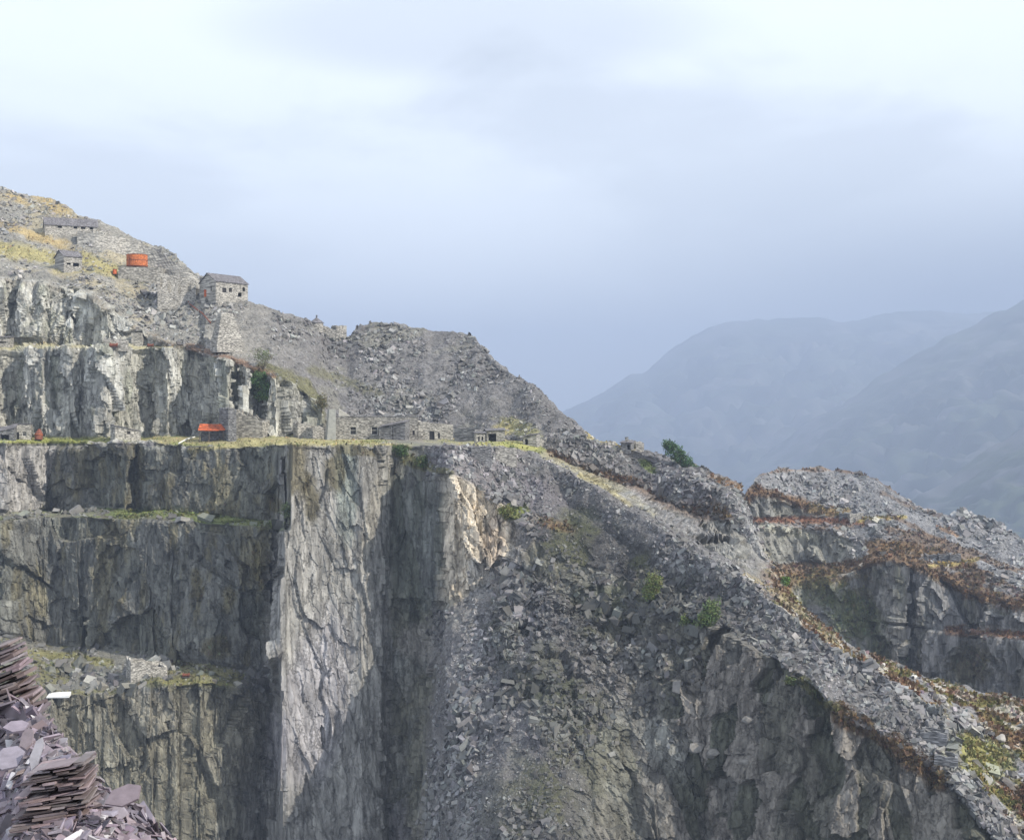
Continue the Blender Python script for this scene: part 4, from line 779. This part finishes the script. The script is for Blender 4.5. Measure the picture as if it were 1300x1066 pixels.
o, L, h, k = building('dark low hut with a chimney on the ridge, left of the tree', 'hut', 788, 801, 570.5, 8, 4, -14, 'mono', [(8, 4, 0, 6)], mono=2, mat='stone_dark', G=GRID)
m = MB(); m.box(4*k, 7.5*k, 1.6, 2.3, h, h+7*k); m.box(3.6*k, 7.9*k, 1.5, 2.4, h+7*k, h+7.6*k); m.build('chimney', M['stone'], o)
building('square roofless hut beside the chimneyed hut on the ridge', 'hut', 803, 818, 570.5, 12, 3.5, 14, None, [(1, 3, 0, 9)], rag=.35, mat='stone', h2=9)
building('tumbled wall with two gaps in the yellow grass at the ridge notch', 'ruin', 768, 782, 566, 6, 2, 16, None, [(2, 2, 1, 3), (7, 2, 1, 3)], rag=.3, mat='stone_pale', name='ruined_wall', sides=False)
# --- lowest terrace
building('square roofless slate hut on the lowest terrace', 'hut', 166, 207, 866, 30, 5.2, 26, None, [], rag=.5, mat='stone_pale', h2=19, dd=4)
o = empty('white_board', P(75, 885, float(at(75, 884)[1])-.8), 'white board lying on the edge of the lowest terrace', 'board'); m = MB(); kk = float(at(75, 884)[1])/F; m.hexa([(-15*kk, -.5, 0), (14*kk, -.7, .1), (14*kk, .6, .35), (-13*kk, .6, .3), (-15*kk, -.5, .2), (14*kk, -.7, .5), (14*kk, .6, 1.0), (-13*kk, .6, .8)]); m.build('board', M['white'], o)
# --- second hill
for (a, b, y, hh, yaw, mt, lb_) in ((1065, 1076, 660, 9, -25, 'stone_dark', 'dark ruined hut below the spoil dome of the second hill'), (1079, 1097, 661, 10, 10, 'stone', 'lighter roofless hut right of the dark ruin below the spoil dome'), (1181, 1189, 711, 7, -20, 'stone_dark', 'smallest and leftmost hut of the row of three on the brown terrace'), (1192, 1204, 711.5, 8, -12, 'stone_dark', 'middle hut of the row of three on the brown terrace'), (1206, 1219, 712, 8.5, -12, 'stone_dark', 'right-hand hut of the row of three on the brown terrace')):
    building(lb_, 'hut', a, b, y, hh, 4.5, yaw, None, rag=.25, mat=mt, G=G2, group='ruined huts on the second hill')
building('dark drystone revetment on the lower spoil slope, the upper one beside the heather', 'revetment', 1168, 1198, 944, 15, 3, -24, None, rag=.3, mat='stone_dark', name='revetment_wall', h2=15)
building('dark drystone revetment at the foot of the spoil slope by the yellow grass', 'revetment', 1186, 1213, 974, 15, 3, -20, None, rag=.3, mat='stone_dark', name='revetment_wall', h2=13)
# rusty incline cable
pts = [at(x, y)+np.array([0, -.4, .25]) for x, y in ((236, 379), (243, 386), (250, 392), (256, 398), (263, 404), (269, 410))]
m = MB()
for a, b in zip(pts[:-1], pts[1:]): m.tube(a, b, .16, .16, 6)
tag(m.build('rusty_pipe', M['redrust']), 'thin red rusted pipe running down the spoil below the mills', 'pipe')
pts = [at(x, y)+np.array([0, -.3, .3]) for x, y in ((228, 563), (238, 558), (246, 555))]
m = MB()
for a, b in zip(pts[:-1], pts[1:]): m.tube(a, b, .15, .15, 6)
tag(m.build('timber_pole', M['white']), 'pale pole lying on the terrace left of the orange roof', 'pole')

# --- pale boulders on the heather slope
def boulder(x, y, s, label, G=GRID, mat=None):
    s *= .55 if x > 1000 else .75; g = at(x, y, G); bm = bmesh.new(); bmesh.ops.create_icosphere(bm, subdivisions=3, radius=1); r_ = random.Random(int(x*7+y))
    vv = np.array([v.co for v in bm.verts]); pl = [Vector((r_.uniform(-1, 1), r_.uniform(-1, 1), r_.uniform(-.6, 1))).normalized() for _ in range(14)]
    for v in bm.verts:
        for p in pl:
            e = v.co.dot(p)-.66
            if e > 0: v.co -= p*e
        s = s*1.0; v.co.x *= s*1.25; v.co.y *= s; v.co.z *= s*.75
    me = bpy.data.meshes.new('boulder'); bm.to_mesh(me); bm.free(); me.materials.append(mat or M['boulder']); o = bpy.data.objects.new('boulder', me); col.objects.link(o)
    o.location = [float(c) for c in g]; o.location.z += s*.3; o.rotation_euler = (0, 0, r_.uniform(0, 3)); tag(o, label, 'boulder', 'pale boulders on the heather slope'); return o
M['boulder'] = plain_mat('pale_boulder', (.33, .31, .28), .8, .35, 1.5, .5, bdist=.2); M['crag_block'] = plain_mat('crag_block', (.19, .18, .165), .85, .4, 1.5, .6, bdist=.2); M['boulder_w'] = plain_mat('white_quartz', (.72, .70, .66), .8, .15, 2, .3)
boulder(1122, 843, .8, 'small white quartz boulder, uppermost on the heather slope', mat=M['boulder_w'])
boulder(1142, 856, .75, 'small white boulder just below the uppermost quartz boulder', mat=M['boulder_w'])
boulder(1150, 852.5, .55, 'tiny pale boulder between two larger white ones near the heather crest')
boulder(1161, 858, .95, 'rounded white boulder near the crest of the heather slope', mat=M['boulder_w'])
boulder(1190, 874, 1.5, 'upper pale rock of the outcrop in the middle of the heather slope'); boulder(1195, 885, 1.3, 'middle pale rock of the outcrop in the middle of the heather slope'); boulder(1203, 896, 1.0, 'lowest pale rock of the outcrop in the middle of the heather slope')
boulder(1233, 915, 1.1, 'narrow pale rock beside the lower grassy patch, upper'); boulder(1243, 927, 1.5, 'long pale rock leaning in the lower heather'); boulder(1270, 938, 1.7, 'broad pale rock at the right of the lower heather'); boulder(1277, 948, 1.2, 'pale rock just below the broad pale rock at the right')
boulder(945, 968, 1.2, 'pale block at the foot of the brown crags', mat=M['crag_block'])
boulder(947, 832, .1, 'tiny pale stone on the scree') if False else None
tag(boulder(948, 915, 1.3, 'pale wedge-shaped block on a ledge of the brown crags', mat=M['crag_block']), group='pale blocks under the brown crags'); tag(boulder(884, 950, 1.8, 'large pale block low among the brown crags', mat=M['crag_block']), group='pale blocks under the brown crags'); tag(boulder(903, 958, 1.5, 'pale block right of the largest low block of the crags', mat=M['crag_block']), group='pale blocks under the brown crags')

# --- bushes and trees
def bush(x, y, w, h, label, c, dens=1, G=GRID, lean=0, name='bush', shape=None, trunk=.12, cat='bush', leaf=.35, low=0):
    g = at(x, y, G); k = float(g[1])/F; w *= k; h *= k; o = empty(name, g+np.array([0, -.3, -.1]), label, cat)
    r_ = np.random.default_rng(int(x+y)); m = MB(); m.tube((0, 0, -.4), (lean*h*.3, 0, h*.35), trunk, trunk*.7, 7)
    nb = 9; cl = []
    for q in range(nb):
        a = q*2.4; t = r_.uniform(.35, .95); p = Vector((lean*h*t+math.cos(a)*w*.36*r_.uniform(.4, 1), math.sin(a)*w*.3*r_.uniform(.4, 1), h*t)); m.tube((lean*h*.25*t, 0, h*.3*t), p, trunk*.5, trunk*.12, 5); cl.append(p)
    m.build('trunk', M['bark'], o)
    n = int(420*dens); ctr = []
    pts_ = shape or [(0, .55, .5, .5)]
    for (cx, cz, rw, rh) in pts_:
        n2 = int(n/len(pts_)); u = r_.normal(0, 1, (n2, 3)); u /= np.linalg.norm(u, axis=1)[:, None]; rad = r_.uniform(.15, 1, n2)**.5*(1+.7*vnoise(u*1.0, .5, int(x) % 90))
        ctr.append(np.stack([cx*w+lean*h*cz+u[:, 0]*rad*rw*w, u[:, 1]*rad*rw*w*.8, cz*h+u[:, 2]*rad*rh*h], -1))
    ctr = np.concatenate(ctr); ctr = ctr[ctr[:, 2] > low*h]; n = len(ctr)
    K = 6; cc = np.repeat(ctr, K, 0)+r_.normal(0, leaf*.55, (n*K, 3)); t = r_.normal(0, 1, (n*K, 3)); t /= np.linalg.norm(t, axis=1)[:, None]; u = np.cross(t, r_.normal(0, 1, (n*K, 3))); u /= np.linalg.norm(u, axis=1)[:, None]
    s = leaf*r_.uniform(.25, .65, (n*K, 1)); V_ = np.stack([cc-t*s, cc-u*s*.55, cc+t*s, cc+u*s*.55], 1).reshape(-1, 3)
    cm = np.repeat(np.array(c)[None]*np.array([1.05, .88, 1.1])*r_.uniform(.6, 1.5, (n, 1))*(1+r_.normal(0, .1, (n, 3))), K*4, 0)
    mesh_np('crown', V_, np.arange(n*K*4).reshape(-1, 4), M['leaf'], np.clip(cm, .01, .5), parent=o); return o
bush(862, 590, 40, 34, 'dark green tree leaning over the ridge against the misty mountain', (.055, .125, .042), 2.4, lean=0, name='tree', cat='tree', shape=[(-.34, .80, .22, .18), (-.2, .62, .28, .26), (-.02, .42, .28, .3), (.2, .16, .26, .28), (.42, -.1, .2, .2), (.58, -.3, .13, .14)], low=-.6, trunk=.2, leaf=.4)
bush(335, 508, 32, 38, 'bright green bush spilling down the cliff top above the orange roof', (.07, .15, .035), 1.8, shape=[(-.1, .7, .34, .3), (.12, .3, .4, .35)], leaf=.4)
bush(333, 476, 30, 34, 'thin pale birch above the green cliff-top bush', (.12, .16, .06), .45, shape=[(0, .75, .45, .25)], name='birch_tree', cat='tree', trunk=.14, leaf=.3)
bush(828, 758, 24, 34, 'yellow-green tree standing in the dark hollow of the spoil fan', (.12, .17, .04), 1.3, shape=[(0, .6, .45, .45), (-.1, .25, .4, .3)], name='tree', cat='tree', leaf=.35)
bush(898, 792, 30, 34, 'green tree at the top of the brown crags below the scree', (.09, .15, .04), 1.3, shape=[(.1, .55, .42, .45), (-.2, .25, .35, .25)], name='tree', cat='tree', leaf=.35)
bush(871, 792, 14, 12, 'low green shrub left of the tree on the brown crags', (.12, .18, .04), .5, leaf=.3)
bush(367, 664, 22, 30, 'olive green bush clinging to the ledge left of the pale buttress of rock', (.12, .17, .06), .9, leaf=.32)
bush(509, 577, 18, 14, 'dark green shrub at the terrace edge below the lean-to', (.06, .12, .03), .8, leaf=.3)
bush(536, 592, 18, 14, 'green shrub on the spoil right of the dark terrace-edge shrub', (.08, .13, .035), .7, leaf=.3)
bush(642, 656, 18, 16, 'yellow-green shrub on the spoil right of the cream rock face', (.13, .17, .035), .7, leaf=.3)
bush(1008, 730, 9, 10, 'small bright green bush in the gully below the second hill', (.10, .20, .035), .4, leaf=.4)
bush(1004, 866, 14, 9, 'low dark shrub between the crags and the lower scree', (.09, .13, .04), .5, leaf=.3)
bush(852, 594, 10, 8, 'small light green bush in the grassy patch under the ridge tree', (.13, .18, .05), .3, leaf=.3) if False else None
bush(410, 520, 16, 20, 'olive bush at the cliff top above the drystone wall', (.12, .13, .045), .7, leaf=.3)
bush(650, 575, 8, 12, 'green ivy clump between the two drystone revetments', (.09, .15, .035), .3, leaf=.25, name='ivy', cat='ivy')

# ------------------------------------------------------------------ foreground slate heap near the camera
pxf = np.arange(-420, 420, 3.0)
fy = I([(-420, 800), (-100, 850), (0, 893), (30, 900), (52, 912), (75, 935), (100, 962), (118, 985), (140, 1010), (190, 1050), (260, 1100), (330, 1150), (420, 1240)], pxf)
fd = I([(-420, 12), (0, 11), (120, 9.5), (420, 8)], pxf)
px_s = px; px = pxf
Bf, bdf = loft(pxf, [(fy+420, fd+10), (fy+60, fd+3.0), (fy+4, fd+.8), (fy, fd), (fy+130, fd-1.3), (fy+700, fd-5)], 2.5, [8, 10, 6, 60, 60])
px = px_s
Nf = normals(Bf); Vf = Bf+Nf*(fbm(Bf, .8, 4, 800)*.07)[..., None]
MA = np.array([.165, .14, .16], np.float32)
cf = np.zeros(Vf.shape, np.float32)+MA; cf *= (1+.3*fbm(Vf, .2, 3, 810))[..., None]
tag(mesh_np('spoil_heap', Vf, sheet_faces(*Vf.shape[:2]).reshape(-1, 4), M['slab'], np.clip(cf, .03, .6).reshape(-1, 3)), kind='structure')
SL = plain_mat('mauve_slate', (0, 0, 0), .55, .22, 14, .5, attr=True, bdist=.004)
Xf, Yf = project(Vf); r_ = np.random.default_rng(77)
msk = (np.array([b[0] for b in bdf])[:, None] >= 3)*(Xf > -60)*(Xf < 430)*(Yf < 1110); cand = np.argwhere(msk); n = 9000; sel = cand[r_.integers(0, len(cand), n)]
m = MB(); cl = []
for (i_, j_) in sel:
    p = Vf[i_, j_]; nn_ = Vector(Nf[i_, j_]); s = .022*(8.5**(r_.random()**2.2)); z = (nn_+Vector(r_.normal(0, .38, 3))).normalized(); x = z.cross(Vector(r_.normal(0, 1, 3))).normalized(); y = z.cross(x)
    R = Matrix((x, y, z)).transposed(); m.slab(Vector(p)+nn_*s*.06, (s, s*r_.uniform(.45, .9), max(.006, s*r_.uniform(.04, .14))), R, .22)
    c = MA*r_.uniform(.6, 1.7)*np.array([1+r_.normal(0, .05), 1, 1+r_.normal(0, .05)]); c = c if r_.random() > .04 else np.array([.5, .48, .5]); cl += [c]*8
tag(m.build('loose_slates', SL, None, np.clip(np.array(cl), .03, .75)), kind='stuff')
def stack(label, x0t, x1t, yt, x0b, x1b, yb, d, tilt, course, depth=.5):
    """drystone stack of slates between two pixel rows at distance d"""
    k = d/F; o = empty('slate_stack', P((x0b+x1b)/2, yb, d), label, 'slate stack'); org = Vector(o.location); m = MB(); cl = []; nc = int((yb-yt)/course); tl = math.radians(tilt)
    for q in range(-1, nc+1):
        f = q/nc; y = yb+(yt-yb)*f; xa = x0b+(x0t-x0b)*f; xb = x1b+(x1t-x1b)*f; x = xa+random.uniform(-20, 0)
        while x < xb-3:
            ln = random.uniform(14, 48); x2 = min(x+ln, xb+random.uniform(-3, 4)); 
            if x2-x < 6: break
            for lay in range(2):
                yy = y-(x-x0b)*math.tan(tl)*1.0+(xb-x0b)*math.tan(tl)*.9
                c = Vector(P((x+x2)/2, yy, d+.12+lay*.3+random.uniform(-.035, .035)))-org
                R = Matrix.Rotation(-tl+random.uniform(-.07, .07), 3, 'Y') @ Matrix.Rotation(random.uniform(-.12, .12), 3, 'X') @ Matrix.Rotation(random.uniform(-.12, .12), 3, 'Z')
                m.slab(c, ((x2-x)*k*.99, .28, course*k*random.uniform(.35, .95)), R, .05)
                cc = np.array([.165, .135, .14])*random.uniform(.5, 1.6)*np.array([1+random.uniform(-.06, .1), 1, 1+random.uniform(-.08, .08)]); cl += [cc]*8
            x = x2+random.uniform(.3, 2.5)
    m.build('slates', SL, o, np.clip(np.array(cl), .03, .7)); return o
stack('tall leaning stack of mauve slates at the left edge of the foreground', -80, 21, 812, -80, 58, 915, 11.0, 20, 4.6)
stack('low stack of mauve slates in the bottom left corner of the foreground', 56, 112, 962, 36, 118, 1045, 8.9, 8, 3.6)
def leaf_slate(x, y, d, wpx, hpx, ang, label, c, roll=.5):
    k = d/F; o = empty('slate_slab', P(x, y, d), label, 'slate'); bm_ = MB(); pts = [(-.5, -.2), (-.3, .35), (.15, .5), (.5, .3), (.45, -.3), (0, -.5)]
    b = []; 
    for z in (-.009, .009): b += [(p[0]*wpx*k, p[1]*hpx*k, z) for p in pts]
    R = Matrix.Rotation(math.radians(ang), 3, 'Y') @ Matrix.Rotation(roll, 3, 'X'); bm_.v = [tuple(R @ Vector(p)) for p in b]; n = 6
    bm_.f = [tuple(reversed(range(n))), tuple(range(n, 2*n))]+[(q, (q+1) % n, n+(q+1) % n, n+q) for q in range(n)]
    bm_.build('slate', SL, o, np.tile(np.array(c), (12, 1))); return o
leaf_slate(34, 938, 9.2, 18, 32, -20, 'pinkish mauve slate lying flat between the two stacks', (.20, .165, .18), .75)
leaf_slate(46, 956, 8.8, 13, 42, 12, 'pale upright sliver of slate in the heap, lit along its edge', (.30, .29, .32), 1.35)
leaf_slate(10, 962, 8.9, 36, 40, 6, 'broad grey-lilac slate slab at the lower left edge', (.22, .20, .24), .6)
leaf_slate(156, 1010, 8.7, 46, 30, -12, 'mauve pointed slate lying right of the low stack', (.19, .155, .175), .8)
leaf_slate(20, 922, 10.0, 30, 22, 4, 'lilac slate slab at the foot of the tall leaning stack', (.22, .19, .23), .5)
# ------------------------------------------------------------------ haze, sky, sun, camera
me = bpy.data.meshes.new('haze'); bm = bmesh.new(); bmesh.ops.create_cube(bm, size=1)
HB = (-12000, 12000, -950, 11500, -422, 660)
for v in bm.verts: v.co = Vector((HB[0] if v.co.x < 0 else HB[1], HB[2] if v.co.y < 0 else HB[3], HB[4] if v.co.z < 0 else HB[5]))
bm.to_mesh(me); bm.free(); hz = bpy.data.objects.new('haze', me); col.objects.link(hz); tag(hz, kind='stuff')
m = bpy.data.materials.new('rain_haze'); m.use_nodes = True; nt = m.node_tree; nt.nodes.clear()
out = nt.nodes.new('ShaderNodeOutputMaterial'); pv = nt.nodes.new('ShaderNodeVolumePrincipled')
pv.inputs['Color'].default_value = HAZE_C; pv.inputs['Density'].default_value = HAZE_D; pv.inputs['Anisotropy'].default_value = 0.0
nt.links.new(pv.outputs[0], out.inputs['Volume']); me.materials.append(m)

SUN_EL, SUN_AZ = math.radians(SUN_E), math.radians(SUN_A)       # azimuth measured right of the direction from scene back to camera
sd = Vector((math.sin(SUN_AZ)*math.cos(SUN_EL), -math.cos(SUN_AZ)*math.cos(SUN_EL), math.sin(SUN_EL)))
w = bpy.data.worlds.new('World'); sc.world = w; w.use_nodes = True; nt = w.node_tree; L = nt.links.new
bg = nt.nodes['Background']
sky = N(nt, 'ShaderNodeTexSky', sky_type='NISHITA', sun_disc=False); sky.sun_elevation = SUN_EL; sky.sun_rotation = math.atan2(sd.x, sd.y)
sky.air_density = 1.5; sky.dust_density = 2.0
tc = N(nt, 'ShaderNodeTexCoord'); sx = N(nt, 'ShaderNodeSeparateXYZ'); L(tc.outputs['Generated'], sx.inputs[0])
mp = N(nt, 'ShaderNodeMapping'); mp.inputs['Scale'].default_value = (1.0, 1.0, 2.6); mp.inputs['Location'].default_value = (0.35, 0, .1); L(tc.outputs['Generated'], mp.inputs['Vector'])
n1 = N(nt, 'ShaderNodeTexNoise', i_Scale=3.2, i_Detail=7.0, i_Roughness=.52, i_Distortion=.3); L(mp.outputs[0], n1.inputs['Vector'])
# rain cloud bank low on the right, brighter cloud above and to the left
def mr(src, a, b, c, d, clamp=True):
    r = N(nt, 'ShaderNodeMapRange', interpolation_type='SMOOTHSTEP'); r.inputs['From Min'].default_value = a; r.inputs['From Max'].default_value = b
    r.inputs['To Min'].default_value = c; r.inputs['To Max'].default_value = d; L(src, r.inputs['Value']); return r.outputs[0]
def mul(a, b, op='MULTIPLY'):
    r = N(nt, 'ShaderNodeMath', operation=op)
    for k, s in enumerate((a, b)):
        if isinstance(s, (int, float)): r.inputs[k].default_value = s
        else: L(s, r.inputs[k])
    return r.outputs[0]
right = mr(sx.outputs['X'], -.06, .32, 0, 1); low = mr(mul(sx.outputs['Z'], mul(n1.outputs['Fac'], .06), 'ADD'), .05, .25, 1, 0)
bx = mul(mul(mul(sx.outputs['X'], .03, 'ADD'), 1/.17), 2.0, 'POWER'); bz = mul(mul(mul(sx.outputs['Z'], -.272, 'ADD'), 1/.034), 2.0, 'POWER')
blob = mr(mul(mul(bx, bz, 'ADD'), mul(n1.outputs['Fac'], 1.6), 'ADD'), .9, 2.3, 1, 0)
bank = mul(right, low)
topc = mul(mr(sx.outputs['Z'], .10, .28, .25, 1), mr(n1.outputs['Fac'], .46, .66, 0, 1))
k = mul(mul(bank, SKY_BANK), mul(topc, SKY_TOP), 'ADD')
k = mul(k, mul(blob, .28), 'ADD')
k = mul(k, mul(mr(n1.outputs['Fac'], .38, .64, 0, 1), .08), 'ADD')
cl = N(nt, 'ShaderNodeMix', data_type='RGBA'); cl.inputs[6].default_value = SKY_HI; cl.inputs[7].default_value = SKY_LO; L(k, cl.inputs[0])
sk2 = N(nt, 'ShaderNodeMix', data_type='RGBA'); sk2.inputs[0].default_value = .9; L(sky.outputs[0], sk2.inputs[6]); L(cl.outputs[2], sk2.inputs[7])
L(sk2.outputs[2], bg.inputs['Color']); bg.inputs['Strength'].default_value = .13
sun = bpy.data.lights.new('sun', 'SUN'); sun.energy = SUN_S; sun.angle = math.radians(.6); sun.color = (1, .93, .81)
so = bpy.data.objects.new('sun', sun); col.objects.link(so); so.rotation_euler = sd.to_track_quat('Z', 'Y').to_euler()
cam = bpy.data.cameras.new('camera'); co = bpy.data.objects.new('camera', cam); col.objects.link(co)
cam.sensor_width = 36; cam.lens = F/W*36; cam.clip_start = .1; cam.clip_end = 40000
co.rotation_euler = (math.pi/2+PITCH, 0, 0); sc.camera = co
sc.view_settings.view_transform = 'Standard'; sc.view_settings.look = 'None'; sc.view_settings.exposure = EXPO; sc.view_settings.gamma = 1
sc.cycles.max_bounces = 6; sc.cycles.diffuse_bounces = 3; sc.cycles.volume_bounces = 1; sc.cycles.volume_step_rate = 5
print('script', round(time.time()-T0, 1))
